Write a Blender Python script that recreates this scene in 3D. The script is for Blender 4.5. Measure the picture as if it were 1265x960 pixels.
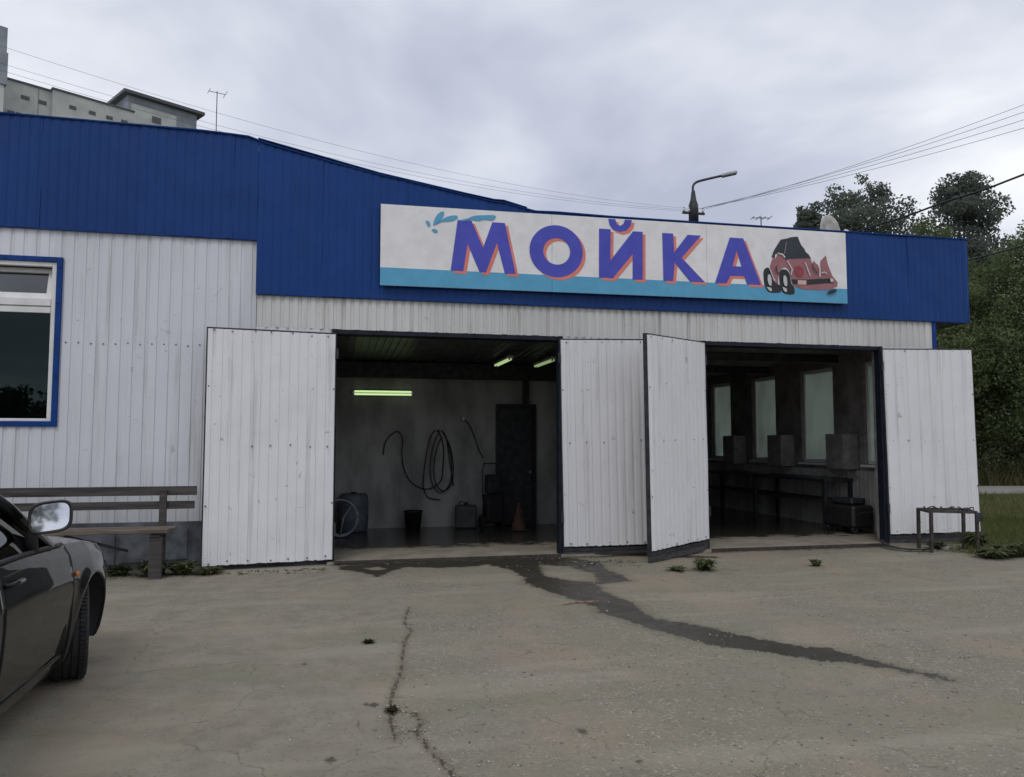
import bpy, bmesh, math, random
import numpy as np
from mathutils import Vector, Matrix
for o in list(bpy.data.objects):
    bpy.data.objects.remove(o)
SC = bpy.context.scene
COL = SC.collection
R = math.radians
PI = math.pi

# ------------------------------------------------------------------ camera
cam_d = bpy.data.cameras.new('camera'); cam = bpy.data.objects.new('camera', cam_d); COL.objects.link(cam)
cam_d.sensor_width = 36; cam_d.lens = 36 * 970 / 1265; cam_d.clip_end = 3000; cam_d.clip_start = 0.05
cam.location = (0, 0, 1.6)
cam.rotation_euler = (R(90) + math.atan(67 / 970), 0, -R(13.0))
SC.camera = cam

# ------------------------------------------------------------------ sky (overcast) and the veiled sun
SUN_EL, SUN_AZ = R(52), R(205)            # azimuth clockwise from +Y: behind the camera, a little left
W = bpy.data.worlds.new('World'); SC.world = W; W.use_nodes = True
nt = W.node_tree; nt.nodes.clear()
def wn(t): return nt.nodes.new(t)
out = wn('ShaderNodeOutputWorld'); bg = wn('ShaderNodeBackground'); bg.inputs['Strength'].default_value = 0.1
sky = wn('ShaderNodeTexSky'); sky.sky_type = 'NISHITA'; sky.sun_disc = False
sky.sun_elevation = SUN_EL; sky.sun_rotation = SUN_AZ; sky.dust_density = 2.0
tc = wn('ShaderNodeTexCoord'); sep = wn('ShaderNodeSeparateXYZ'); nt.links.new(tc.outputs['Generated'], sep.inputs[0])
def wm(op, a, b=None):
    n = wn('ShaderNodeMath'); n.operation = op
    for i, v in enumerate((a, b)):
        if v is None: continue
        if isinstance(v, (int, float)): n.inputs[i].default_value = v
        else: nt.links.new(v, n.inputs[i])
    return n.outputs[0]
den = wm('ADD', wm('MAXIMUM', sep.outputs['Z'], 0.0), 0.22)
cmb = wn('ShaderNodeCombineXYZ')
nt.links.new(wm('DIVIDE', sep.outputs['X'], den), cmb.inputs[0]); nt.links.new(wm('DIVIDE', sep.outputs['Y'], den), cmb.inputs[1])
cmb.inputs[2].default_value = 5.1
def wnoise(scale, detail, rough, dist):
    n = wn('ShaderNodeTexNoise'); n.inputs['Scale'].default_value = scale; n.inputs['Detail'].default_value = detail
    n.inputs['Roughness'].default_value = rough; n.inputs['Distortion'].default_value = dist
    nt.links.new(cmb.outputs[0], n.inputs['Vector']); return n.outputs['Fac']
cl = wm('ADD', wm('MULTIPLY', wnoise(0.55, 2, 0.5, 0.0), 0.62), wm('MULTIPLY', wnoise(1.7, 4, 0.55, 0.3), 0.38))
ramp = wn('ShaderNodeValToRGB'); cr = ramp.color_ramp
cr.elements[0].position = 0.40; cr.elements[0].color = (0.455, 0.485, 0.60, 1)
cr.elements[1].position = 0.59; cr.elements[1].color = (0.95, 0.965, 0.99, 1)
e = cr.elements.new(0.46); e.color = (0.575, 0.605, 0.71, 1)
e = cr.elements.new(0.53); e.color = (0.77, 0.795, 0.865, 1)
nt.links.new(cl, ramp.inputs['Fac'])
scl = wn('ShaderNodeVectorMath'); scl.operation = 'SCALE'; scl.inputs['Scale'].default_value = 10.0
nt.links.new(ramp.outputs['Color'], scl.inputs[0])
mx = wn('ShaderNodeMix'); mx.data_type = 'RGBA'; mx.inputs['Factor'].default_value = 0.93
nt.links.new(sky.outputs[0], mx.inputs['A']); nt.links.new(scl.outputs[0], mx.inputs['B'])
nt.links.new(mx.outputs['Result'], bg.inputs['Color']); nt.links.new(bg.outputs[0], out.inputs['Surface'])
sun_d = bpy.data.lights.new('sun', 'SUN'); sun_d.energy = 0.8; sun_d.angle = R(25); sun_d.color = (1.0, 0.965, 0.91)
sun = bpy.data.objects.new('sun', sun_d); COL.objects.link(sun)
dirv = Vector((math.sin(SUN_AZ) * math.cos(SUN_EL), math.cos(SUN_AZ) * math.cos(SUN_EL), math.sin(SUN_EL)))
sun.rotation_euler = dirv.to_track_quat('Z', 'Y').to_euler(); sun.location = (0, -10, 30)
SC.view_settings.view_transform = 'Standard'; SC.view_settings.look = 'None'
SC.view_settings.exposure = 0.13; SC.view_settings.gamma = 1.0; SC.view_settings.use_curve_mapping = False
SC.render.engine = 'CYCLES'; SC.cycles.use_denoising = True
SC.cycles.max_bounces = 6; SC.cycles.diffuse_bounces = 3; SC.cycles.transparent_max_bounces = 8
SC.cycles.sample_clamp_indirect = 4.0

# ---- traced outlines in metres
WET = [(0.134,10.276),(0.386,10.027),(0.571,9.623),(0.786,10.061),(1.002,10.308),(1.355,10.126),(1.745,10.137),(2.046,10.311),(2.234,9.791),(2.275,9.229),(2.198,8.804),(2.291,8.378),(2.417,7.848),(2.545,7.568),(2.503,7.157),(2.62,6.85),(2.7,6.479),(2.849,6.152),(2.975,5.828),(3.26,5.588),(3.444,5.335),(3.757,5.108),(3.942,4.839),(4.086,4.614),(4.142,4.676),(3.971,4.954),(3.884,5.279),(3.79,5.539),(3.531,5.804),(3.386,6.056),(3.108,6.541),(2.929,6.745),(2.937,7.242),(2.959,7.596),(2.897,8.096),(2.963,8.575),(3.42,8.683),(3.457,9.134),(3.447,9.447),(3.525,10.261),(3.238,10.636),(2.094,10.901),(1.24,10.941),(0.535,10.659),(0.137,10.542)]
WET_HOLES = [[(2.705,10.088),(3.027,9.944),(3.199,9.315),(3.014,8.722),(2.755,8.892),(2.525,9.23)],[(0.448,10.335),(0.637,10.427),(0.696,10.212),(0.539,10.118)]]
CRACKS = [[(0.779,7.896),(0.675,7.199),(0.701,6.88),(0.612,6.505),(0.55,6.026),(0.502,5.613),(0.432,5.296),(0.378,4.981),(0.381,4.831),(0.359,4.656),(0.37,4.499),(0.369,4.377)],[(0.381,4.831),(0.445,4.846),(0.524,4.77),(0.531,4.616),(0.49,4.496),(0.429,4.51),(0.37,4.499)],[(0.49,4.496),(0.517,4.343),(0.533,4.191),(0.574,4.053),(0.596,3.928),(0.615,3.8),(0.667,3.572)],[(0.55,6.026),(0.459,6.187),(0.36,6.381),(0.292,6.552),(0.165,6.608),(-0.089,6.587),(-0.413,6.795)],[(0.158,4.202),(0.169,4.545),(0.196,4.817)],[(0.165,5.613),(0.237,5.502),(0.31,5.449),(0.492,5.5)],[(0.3,6.769),(0.397,7.363),(0.563,7.641),(0.726,7.753)],[(0.763,7.9),(0.773,8.448),(0.757,9.084)],[(-0.214,4.038),(-0.204,4.339),(-0.163,4.621),(-0.083,4.939)],[(-0.653,4.798),(-0.482,5.031),(-0.35,5.119)],[(2.172,4.082),(2.615,4.316),(3.064,4.331),(3.413,4.132)],[(0.903,3.78),(1.222,4.18),(1.628,4.403)],[(-1.429,6.0),(-1.188,6.359),(-0.861,6.444),(-0.435,6.253)]]
SPOTS = [(-0.345,6.013),(-0.152,5.989),(0.025,4.17),(-0.436,4.393),(0.237,4.998),(0.284,4.972),(0.121,4.544),(1.544,3.829),(1.387,4.264)]
HOSES = [[(0.957,1.378),(0.984,1.585),(1.086,1.734),(1.218,1.808),(1.309,1.675),(1.296,1.407),(1.344,1.109),(1.464,0.886),(1.644,0.765),(1.824,0.747),(2.019,0.879),(2.063,1.104),(2.076,1.479),(2.014,1.736),(1.938,1.826),(1.847,1.75),(1.759,1.405),(1.703,0.957),(1.704,0.764),(1.795,0.584),(2.022,0.536)],[(1.938,1.811),(2.029,1.826),(2.121,1.706),(2.168,1.404),(2.216,1.103),(2.263,0.802)],[(2.441,2.041),(2.549,1.95),(2.658,1.707),(2.737,1.478),(2.83,1.311)]]
SIGN_CAR = [('tyre','black',[(6.395,4.17),(6.411,4.236),(6.447,4.264),(6.49,4.266),(6.538,4.177),(6.571,4.061),(6.684,4.001),(6.689,3.91),(6.638,3.888),(6.495,3.888),(6.439,3.938),(6.406,4.027)]),('tyre','black',[(6.66,4.183),(6.683,4.236),(6.734,4.258),(6.806,4.242),(6.848,4.166),(6.866,4.048),(6.915,3.985),(6.912,3.88),(6.782,3.874),(6.711,3.911),(6.671,4.026)]),('body','pink',[(6.505,4.28),(6.544,4.393),(6.566,4.424),(6.609,4.422),(6.654,4.504),(6.755,4.489),(6.775,4.412),(6.826,4.421),(7.206,4.454),(7.24,4.37),(7.271,4.418),(7.293,4.386),(7.343,4.355),(7.356,4.296),(7.379,4.324),(7.382,4.417),(7.482,4.516),(7.514,4.371),(7.583,4.201),(7.677,4.099),(7.667,4.032),(7.487,3.964),(7.075,3.959),(6.901,4.011),(6.868,4.114),(6.835,4.244),(6.779,4.294),(6.721,4.277),(6.669,4.236),(6.645,4.13),(6.642,4.012),(6.585,4.062),(6.539,4.203)]),('roof','dark',[(6.54,4.432),(6.576,4.532),(6.703,4.717),(6.82,4.744),(6.864,4.762),(6.996,4.783),(7.051,4.658),(7.107,4.595),(7.128,4.55),(7.179,4.513),(7.228,4.436),(7.206,4.454),(6.826,4.421),(6.774,4.398),(6.755,4.489),(6.655,4.51),(6.599,4.481),(6.598,4.426)]),('pillar','greyline',[(6.794,4.689),(6.807,4.69),(6.77,4.503),(6.755,4.503)]),('bumper','black',[(6.861,4.107),(7.138,4.116),(7.522,4.152),(7.589,4.159),(7.602,4.089),(7.135,4.034),(6.888,4.036)]),('plate','cream',[(6.977,4.1),(7.125,4.1),(7.124,4.034),(6.975,4.032)]),('lamp','red',[(6.939,4.302),(7.005,4.325),(7.069,4.282),(7.082,4.203),(7.022,4.148),(6.949,4.171),(6.922,4.235)]),('rim','white',[(6.466,4.154),(6.502,4.162),(6.526,4.098),(6.519,3.993),(6.484,4.005),(6.46,4.069)]),('rim','white',[(6.729,4.147),(6.761,4.161),(6.788,4.11),(6.788,4.006),(6.756,3.998),(6.729,4.055)]),('shine','white',[(6.44,3.97),(6.518,3.954),(6.517,3.905),(6.475,3.92)]),('shine','white',[(6.706,3.982),(6.777,3.953),(6.776,3.907),(6.733,3.918)]),('trim','white',[(6.483,4.265),(6.511,4.241),(6.565,4.113),(6.607,4.056),(6.571,4.074),(6.524,4.163)]),('trim','white',[(6.64,4.509),(6.726,4.494),(6.768,4.451),(6.756,4.43),(6.718,4.468),(6.64,4.494)]),('trim','white',[(6.788,4.386),(6.81,4.387),(6.891,4.26),(6.862,4.166),(6.848,4.179),(6.868,4.259)]),('trim','white',[(7.094,4.382),(7.116,4.377),(7.198,4.169),(7.18,4.169)]),('trim','white',[(7.347,4.322),(7.371,4.31),(7.367,4.164),(7.342,4.163)]),('trim','white',[(7.384,4.238),(7.436,4.254),(7.48,4.229),(7.477,4.212),(7.433,4.236),(7.388,4.218)]),('lamp','white',[(7.529,4.145),(7.574,4.148),(7.588,4.108),(7.543,4.093)]),('shadow','black',[(7.478,3.918),(7.524,3.966),(7.621,3.984),(7.635,3.944),(7.514,3.899)]),('body_line','dark',[(6.591,4.297),(6.613,4.298),(6.611,4.233),(6.646,4.182),(6.631,4.168),(6.593,4.232)]),('body_line','dark',[(7.218,4.369),(7.233,4.37),(7.239,4.33),(7.317,4.215),(7.299,4.211),(7.224,4.316)])]
SPLASH = [[(1.337,4.599),(1.356,4.678),(1.405,4.766),(1.465,4.806),(1.493,4.785),(1.474,4.728),(1.419,4.654)],[(1.356,4.6),(1.447,4.684),(1.571,4.749),(1.669,4.761),(1.677,4.722),(1.6,4.68),(1.461,4.657)],[(1.711,4.701),(1.823,4.731),(1.936,4.778),(2.197,4.801),(2.22,4.769),(2.177,4.726),(2.049,4.729),(1.993,4.705),(1.88,4.712),(1.739,4.686)],[(1.235,4.651),(1.268,4.664),(1.301,4.625),(1.29,4.576),(1.263,4.594)],[(1.318,4.542),(1.365,4.553),(1.406,4.528),(1.384,4.499),(1.346,4.51)]]

# ------------------------------------------------------------------ helpers
def link(o, parent=None):
    COL.objects.link(o)
    if parent is not None: o.parent = parent
    return o
def tag(o, label=None, cat=None, group=None, kind=None):
    if label: o['label'] = label
    if cat: o['category'] = cat
    if group: o['group'] = group
    if kind: o['kind'] = kind
    return o
def empty(name, loc=(0, 0, 0), rz=0.0, parent=None):
    o = bpy.data.objects.new(name, None); o.empty_display_size = 0.2
    o.location = loc; o.rotation_euler = (0, 0, rz)
    return link(o, parent)
def mesh_obj(name, me, mat=None, parent=None, smooth=False):
    o = bpy.data.objects.new(name, me)
    if mat is not None:
        if not me.materials: me.materials.append(mat)
    if smooth:
        me.polygons.foreach_set('use_smooth', [True] * len(me.polygons))
    return link(o, parent)
def arr_mesh(name, verts, faces):
    """verts (N,3), faces (M,k) arrays of one face size"""
    verts = np.asarray(verts, dtype=np.float32); faces = np.asarray(faces, dtype=np.int32)
    me = bpy.data.meshes.new(name); k = faces.shape[1]
    me.vertices.add(len(verts)); me.vertices.foreach_set('co', verts.ravel())
    me.loops.add(faces.size); me.loops.foreach_set('vertex_index', faces.ravel())
    me.polygons.add(len(faces)); me.polygons.foreach_set('loop_start', np.arange(0, faces.size, k, dtype=np.int32))
    me.update(calc_edges=True); me.validate()
    return me
class MB:
    """collects shapes for ONE mesh"""
    def __init__(s): s.v = []; s.f = []
    def add(s, vs, fs):
        b = len(s.v); s.v += [tuple(v) for v in vs]; s.f += [tuple(i + b for i in f) for f in fs]; return s
    def box(s, x0, x1, y0, y1, z0, z1, M=None):
        vs = [(x, y, z) for x in (x0, x1) for y in (y0, y1) for z in (z0, z1)]
        if M is not None: vs = [M @ Vector(v) for v in vs]
        return s.add(vs, [(0, 1, 3, 2), (4, 6, 7, 5), (0, 4, 5, 1), (2, 3, 7, 6), (0, 2, 6, 4), (1, 5, 7, 3)])
    def bar(s, a, b, w, h, roll=0.0):
        a = Vector(a); b = Vector(b); d = b - a; L = d.length
        M = Matrix.Translation(a) @ d.to_track_quat('X', 'Z').to_matrix().to_4x4() @ Matrix.Rotation(roll, 4, 'X')
        return s.box(0, L, -w / 2, w / 2, -h / 2, h / 2, M)
    def tube(s, pts, r, n=8, caps=True):
        pts = [Vector(p) for p in pts]; m = len(pts)
        rr = r if isinstance(r, (list, tuple, np.ndarray)) else [r] * m
        vs = []; prev = None
        for i, p in enumerate(pts):
            t = (pts[min(i + 1, m - 1)] - pts[max(i - 1, 0)])
            if t.length < 1e-9: t = Vector((0, 0, 1))
            t.normalize()
            if prev is None:
                u = t.orthogonal().normalized()
            else:
                u = (prev - t * prev.dot(t))
                u = u.normalized() if u.length > 1e-6 else t.orthogonal().normalized()
            prev = u; w = t.cross(u)
            for k in range(n):
                a = 2 * PI * k / n
                vs.append(p + (u * math.cos(a) + w * math.sin(a)) * rr[i])
        fs = [(i * n + k, i * n + (k + 1) % n, (i + 1) * n + (k + 1) % n, (i + 1) * n + k) for i in range(m - 1) for k in range(n)]
        if caps:
            fs.append(tuple(range(n - 1, -1, -1))); fs.append(tuple((m - 1) * n + k for k in range(n)))
        return s.add(vs, fs)
    def lathe(s, prof, n=24, M=None, close=False):
        """prof: (r, h) pairs, axis Z"""
        vs = []; m = len(prof)
        for r, h in prof:
            for k in range(n):
                a = 2 * PI * k / n; v = Vector((r * math.cos(a), r * math.sin(a), h)); vs.append(M @ v if M is not None else v)
        fs = [(i * n + k, i * n + (k + 1) % n, (i + 1) * n + (k + 1) % n, (i + 1) * n + k) for i in range(m - 1) for k in range(n)]
        if close:
            fs += [((m - 1) * n + k, (m - 1) * n + (k + 1) % n, (k + 1) % n, k) for k in range(n)]
        return s.add(vs, fs)
    def build(s, name, mat, parent=None, smooth=False, bevel=0.0):
        me = bpy.data.meshes.new(name); me.from_pydata(s.v, [], s.f); me.validate()
        bm = bmesh.new(); bm.from_mesh(me); bmesh.ops.recalc_face_normals(bm, faces=bm.faces)
        if bevel > 0:
            bmesh.ops.bevel(bm, geom=list(bm.edges), offset=bevel, segments=1, affect='EDGES', clamp_overlap=True)
        bm.to_mesh(me); bm.free()
        return mesh_obj(name, me, mat, parent, smooth)

def spline(pts, n=8):
    """Catmull-Rom through 2D/3D points"""
    P = [Vector(p) for p in pts]; out = []
    for i in range(len(P) - 1):
        p0 = P[max(i - 1, 0)]; p1 = P[i]; p2 = P[i + 1]; p3 = P[min(i + 2, len(P) - 1)]
        for k in range(n):
            t = k / n
            out.append(0.5 * ((2 * p1) + (p2 - p0) * t + (2 * p0 - 5 * p1 + 4 * p2 - p3) * t * t + (3 * p1 - p0 - 3 * p2 + p3) * t ** 3))
    out.append(P[-1]); return out

def shape2d(name, loops, thick, mat, parent, M):
    """filled flat shape (with holes) of real thickness; loops in local XY, front towards +Z of M"""
    cu = bpy.data.curves.new(name, 'CURVE'); cu.dimensions = '2D'; cu.fill_mode = 'BOTH'; cu.extrude = thick / 2
    for lp in loops:
        sp = cu.splines.new('POLY'); sp.points.add(len(lp) - 1); sp.use_cyclic_u = True
        for p, q in zip(sp.points, lp): p.co = (q[0], q[1], 0, 1)
    tmp = bpy.data.objects.new(name, cu); COL.objects.link(tmp)
    dg = bpy.context.evaluated_depsgraph_get()
    me = bpy.data.meshes.new_from_object(tmp.evaluated_get(dg)); bpy.data.objects.remove(tmp); bpy.data.curves.remove(cu)
    me.transform(M); me.materials.clear()
    return mesh_obj(name, me, mat, parent)

# ------------------------------------------------------------------ materials
class NB:
    def __init__(s, name):
        s.m = bpy.data.materials.new(name); s.m.use_nodes = True; s.t = s.m.node_tree; s.t.nodes.clear()
        s.o = s.t.nodes.new('ShaderNodeOutputMaterial')
    def n(s, t, **kw):
        nd = s.t.nodes.new(t)
        for k, v in kw.items(): setattr(nd, k, v)
        return nd
    def l(s, a, b): s.t.links.new(a, b)
    def put(s, sock, v):
        if v is None: return
        if hasattr(v, 'is_linked') or hasattr(v, 'links'): s.l(v, sock)
        elif isinstance(v, (tuple, list)) and len(v) == 3 and sock.type == 'RGBA': sock.default_value = (*v, 1)
        else: sock.default_value = v
    def math(s, op, a, b=None, c=None, clamp=False):
        nd = s.n('ShaderNodeMath', operation=op, use_clamp=clamp)
        for i, v in enumerate((a, b, c)): s.put(nd.inputs[i], v)
        return nd.outputs[0]
    def mix(s, f, a, b, mode='MIX'):
        nd = s.n('ShaderNodeMix', data_type='RGBA', blend_type=mode, clamp_factor=True)
        s.put(nd.inputs['Factor'], f); s.put(nd.inputs['A'], a); s.put(nd.inputs['B'], b); return nd.outputs['Result']
    def pos(s, scale=(1, 1, 1), obj=False):
        if obj: v = s.n('ShaderNodeTexCoord').outputs['Object']
        else: v = s.n('ShaderNodeNewGeometry').outputs['Position']
        mp = s.n('ShaderNodeMapping'); mp.inputs['Scale'].default_value = scale; s.l(v, mp.inputs['Vector']); return mp.outputs[0]
    def noise(s, vec, scale, detail=4, rough=0.55, dist=0.0):
        nd = s.n('ShaderNodeTexNoise'); s.l(vec, nd.inputs['Vector']); nd.inputs['Scale'].default_value = scale
        nd.inputs['Detail'].default_value = detail; nd.inputs['Roughness'].default_value = rough; nd.inputs['Distortion'].default_value = dist
        return nd.outputs['Fac']
    def vor(s, vec, scale, feature='F1', out='Distance'):
        nd = s.n('ShaderNodeTexVoronoi', feature=feature); s.l(vec, nd.inputs['Vector']); nd.inputs['Scale'].default_value = scale
        return nd.outputs[out]
    def ss(s, v, a, b):
        nd = s.n('ShaderNodeMapRange', interpolation_type='SMOOTHSTEP'); s.put(nd.inputs['Value'], v)
        s.put(nd.inputs['From Min'], a); s.put(nd.inputs['From Max'], b); return nd.outputs['Result']
    def rng(s, v, a, b, c, d):
        nd = s.n('ShaderNodeMapRange'); s.put(nd.inputs['Value'], v)
        for k, x in zip(('From Min', 'From Max', 'To Min', 'To Max'), (a, b, c, d)): s.put(nd.inputs[k], x)
        return nd.outputs['Result']
    def attr(s, name): return s.n('ShaderNodeAttribute', attribute_name=name).outputs['Fac']
    def bump(s, h, dist=0.01, strength=1.0):
        nd = s.n('ShaderNodeBump'); s.l(h, nd.inputs['Height']); nd.inputs['Distance'].default_value = dist; nd.inputs['Strength'].default_value = strength
        return nd.outputs[0]
    def bsdf(s, color, rough=0.6, metal=0.0, normal=None, spec=0.5, **kw):
        p = s.n('ShaderNodeBsdfPrincipled'); s.put(p.inputs['Base Color'], color); s.put(p.inputs['Roughness'], rough)
        s.put(p.inputs['Metallic'], metal); s.put(p.inputs['Specular IOR Level'], spec)
        if normal is not None: s.l(normal, p.inputs['Normal'])
        for k, v in kw.items(): s.put(p.inputs[k], v)
        return p.outputs[0]
    def done(s, sh): s.l(sh, s.o.inputs['Surface']); return s.m

def simple(name, col, rough=0.6, metal=0.0, var=0.25, scale=6.0, stretch=(1, 1, 1), bump=0.0, spec=0.5, coat=0.0, obj=False):
    b = NB(name); p = b.pos(stretch, obj); f = b.noise(p, scale, 6, 0.6)
    lo = tuple(c * (1 - var) for c in col); hi = tuple(min(1, c * (1 + var)) for c in col)
    c = b.mix(b.ss(f, 0.3, 0.7), lo, hi)
    r = b.rng(f, 0.3, 0.7, min(1, rough * 1.15), rough * 0.85)
    nrm = b.bump(b.noise(p, scale * 5, 4), 0.004, bump) if bump > 0 else None
    return b.done(b.bsdf(c, r, metal, nrm, spec, **({'Coat Weight': coat, 'Coat Roughness': 0.05} if coat else {})))

def sheet_mat(name, col, dirt, streak=0.5, rough=0.42, spots=0.5, spec=0.4, vary=0.86):
    """painted profiled steel: weathered mottling, run-off streaks, chips"""
    b = NB(name); p = b.pos()
    big = b.noise(p, 0.9, 5, 0.6); st = b.noise(b.pos((9, 9, 0.45)), 1.0, 5, 0.6); fine = b.noise(p, 38, 4, 0.6)
    c = b.mix(b.rng(big, 0.3, 0.7, 0.0, 0.55), col, tuple(x * vary for x in col))
    c = b.mix(b.math('MULTIPLY', b.ss(st, 0.52, 0.78), streak), c, dirt)
    c = b.mix(b.math('MULTIPLY', b.ss(fine, 0.62, 0.74), 0.35 * spots), c, dirt)
    sc = b.noise(b.pos((1, 1, 1)), 7, 7, 0.65, 0.6)
    c = b.mix(b.math('MULTIPLY', b.ss(sc, 0.64, 0.70), 0.6 * spots), c, tuple(x * 0.55 for x in dirt))
    rnd = b.n('ShaderNodeObjectInfo').outputs['Random']; sh = b.rng(rnd, 0, 1, 0.90, 1.06)
    cs = b.n('ShaderNodeVectorMath', operation='SCALE'); b.l(c, cs.inputs[0]); b.l(sh, cs.inputs['Scale']); c = cs.outputs[0]
    r = b.rng(big, 0.3, 0.7, rough * 0.85, rough * 1.25)
    nrm = b.bump(b.noise(p, 3.5, 3, 0.5), 0.012, 0.45)
    return b.done(b.bsdf(c, r, 0.0, nrm, spec))

M = {}
M['white_sheet'] = sheet_mat('white_painted_sheet', (0.63, 0.65, 0.69), (0.32, 0.29, 0.27), 0.55)
M['band_sheet'] = sheet_mat('cream_white_sheet', (0.60, 0.60, 0.585), (0.22, 0.205, 0.17), 0.75)
M['gate_sheet'] = sheet_mat('gate_white_sheet', (0.74, 0.74, 0.755), (0.36, 0.36, 0.37), 0.6, 0.5, 0.9)
M['blue_sheet'] = sheet_mat('blue_painted_sheet', (0.0015, 0.041, 0.195), (0.002, 0.028, 0.125), 0.5, 0.42, 0.3, 0.24, 0.68)
M['blue_trim'] = simple('blue_trim', (0.003, 0.038, 0.185), 0.5, 0, 0.2, 5, spec=0.2)
M['dark_steel'] = simple('dark_frame_steel', (0.035, 0.037, 0.042), 0.55, 0.3, 0.4, 9, bump=0.2)
M['navy_steel'] = simple('navy_frame_paint', (0.006, 0.009, 0.019), 0.6, 0.0, 0.35, 7, spec=0.3)
M['skirt'] = simple('weathered_skirt_board', (0.05, 0.05, 0.052), 0.85, 0, 0.4, 8, (1, 1, 3), 0.4)
M['screw'] = simple('screw_steel', (0.17, 0.17, 0.18), 0.5, 0.6, 0.2)
M['masonry'] = simple('grey_masonry', (0.22, 0.21, 0.20), 0.9, 0, 0.3, 3, bump=0.5)
M['plinth'] = simple('grey_blue_plinth', (0.115, 0.125, 0.14), 0.85, 0, 0.45, 4, bump=0.6)
M['int_wall'] = simple('dirty_white_interior', (0.30, 0.30, 0.285), 0.7, 0, 0.35, 1.7, (1, 1, 0.4), 0.3)
M['int_dark'] = simple('dark_interior_paint', (0.19, 0.175, 0.17), 0.7, 0, 0.35, 2.5, bump=0.3)
M['ceiling'] = simple('ceiling_steel', (0.13, 0.14, 0.145), 0.35, 0.5, 0.3, 3)
M['pvc'] = simple('white_window_plastic', (0.66, 0.66, 0.65), 0.35, 0, 0.08, 6)
M['rubber'] = simple('black_rubber', (0.018, 0.018, 0.019), 0.75, 0, 0.3, 20, bump=0.2)
M['plastic_black'] = simple('black_plastic', (0.016, 0.016, 0.018), 0.5, 0, 0.2, 12)
M['galv'] = simple('galvanised_metal', (0.36, 0.37, 0.38), 0.45, 0.6, 0.2, 12)
M['rust'] = simple('rusty_steel', (0.055, 0.045, 0.040), 0.8, 0.2, 0.45, 14, bump=0.5)
M['concrete'] = simple('weathered_concrete', (0.30, 0.29, 0.27), 0.9, 0, 0.3, 6, bump=0.6)
M['bench_wood'] = simple('grey_weathered_plank', (0.052, 0.047, 0.044), 0.85, 0, 0.45, 2.5, (0.6, 9, 9), 0.5)
M['seat_wood'] = simple('worn_brown_plank', (0.12, 0.098, 0.076), 0.8, 0, 0.4, 2.5, (0.6, 9, 9), 0.5)
def glass(name, tint=(0.55, 0.62, 0.60), ior=1.5, haze=0.0, rough=0.0, hazecol=(0.5, 0.55, 0.5), gcol=(1, 1, 1)):
    b = NB(name); tr = b.n('ShaderNodeBsdfTransparent'); tr.inputs[0].default_value = (*tint, 1)
    gl = b.n('ShaderNodeBsdfGlossy'); gl.inputs['Roughness'].default_value = rough; gl.inputs[0].default_value = (*gcol, 1)
    base = tr.outputs[0]
    if haze:
        tl = b.n('ShaderNodeBsdfTranslucent'); tl.inputs[0].default_value = (*hazecol, 1)
        mm = b.n('ShaderNodeMixShader'); f = b.noise(b.pos((1, 1, 0.6)), 1.1, 2, 0.5)
        b.l(b.rng(f, 0.35, 0.65, haze * 0.7, min(1, haze * 1.5)), mm.inputs[0]); b.l(base, mm.inputs[1]); b.l(tl.outputs[0], mm.inputs[2]); base = mm.outputs[0]
    fr = b.n('ShaderNodeFresnel'); fr.inputs['IOR'].default_value = ior
    mm = b.n('ShaderNodeMixShader'); b.l(fr.outputs[0], mm.inputs[0]); b.l(base, mm.inputs[1]); b.l(gl.outputs[0], mm.inputs[2])
    return b.done(mm.outputs[0])
M['pane'] = glass('window_glass', (0.30, 0.36, 0.35), 1.42, 0.0, 0.0, gcol=(0.72, 0.95, 0.95))
M['sash_pane'] = glass('sash_glass', (0.30, 0.36, 0.35), 1.95)
M['dirty_pane'] = glass('dirty_window_glass', (0.86, 0.92, 0.86), 1.4, 0.42, 0.0, (0.80, 0.88, 0.80))
M['car_glass'] = glass('car_glass', (0.16, 0.18, 0.18), 1.6)
def emit(name, col, st):
    b = NB(name); e = b.n('ShaderNodeEmission'); e.inputs[0].default_value = (*col, 1); e.inputs[1].default_value = st
    return b.done(e.outputs[0])

# ------------------------------------------------------------------ ground: one sheet to the horizon, fine in the yard
def seg_dist(P, poly, closed=False):
    d = np.full(len(P), 1e9); n = len(poly)
    for i in range(n if closed else n - 1):
        a = np.array(poly[i]); b = np.array(poly[(i + 1) % n]); ab = b - a
        t = np.clip(((P - a) @ ab) / max(ab @ ab, 1e-12), 0, 1)
        d = np.minimum(d, np.hypot(*(P - a - t[:, None] * ab).T))
    return d
def inside(P, poly):
    r = np.zeros(len(P), bool); n = len(poly)
    for i in range(n):
        (x0, y0), (x1, y1) = poly[i], poly[(i + 1) % n]
        c = ((y0 > P[:, 1]) != (y1 > P[:, 1])) & (P[:, 0] < (x1 - x0) * (P[:, 1] - y0) / ((y1 - y0) or 1e-12) + x0)
        r ^= c
    return r
def sdist(P, poly):
    d = seg_dist(P, poly, True); return np.where(inside(P, poly), d, -d)
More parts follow.
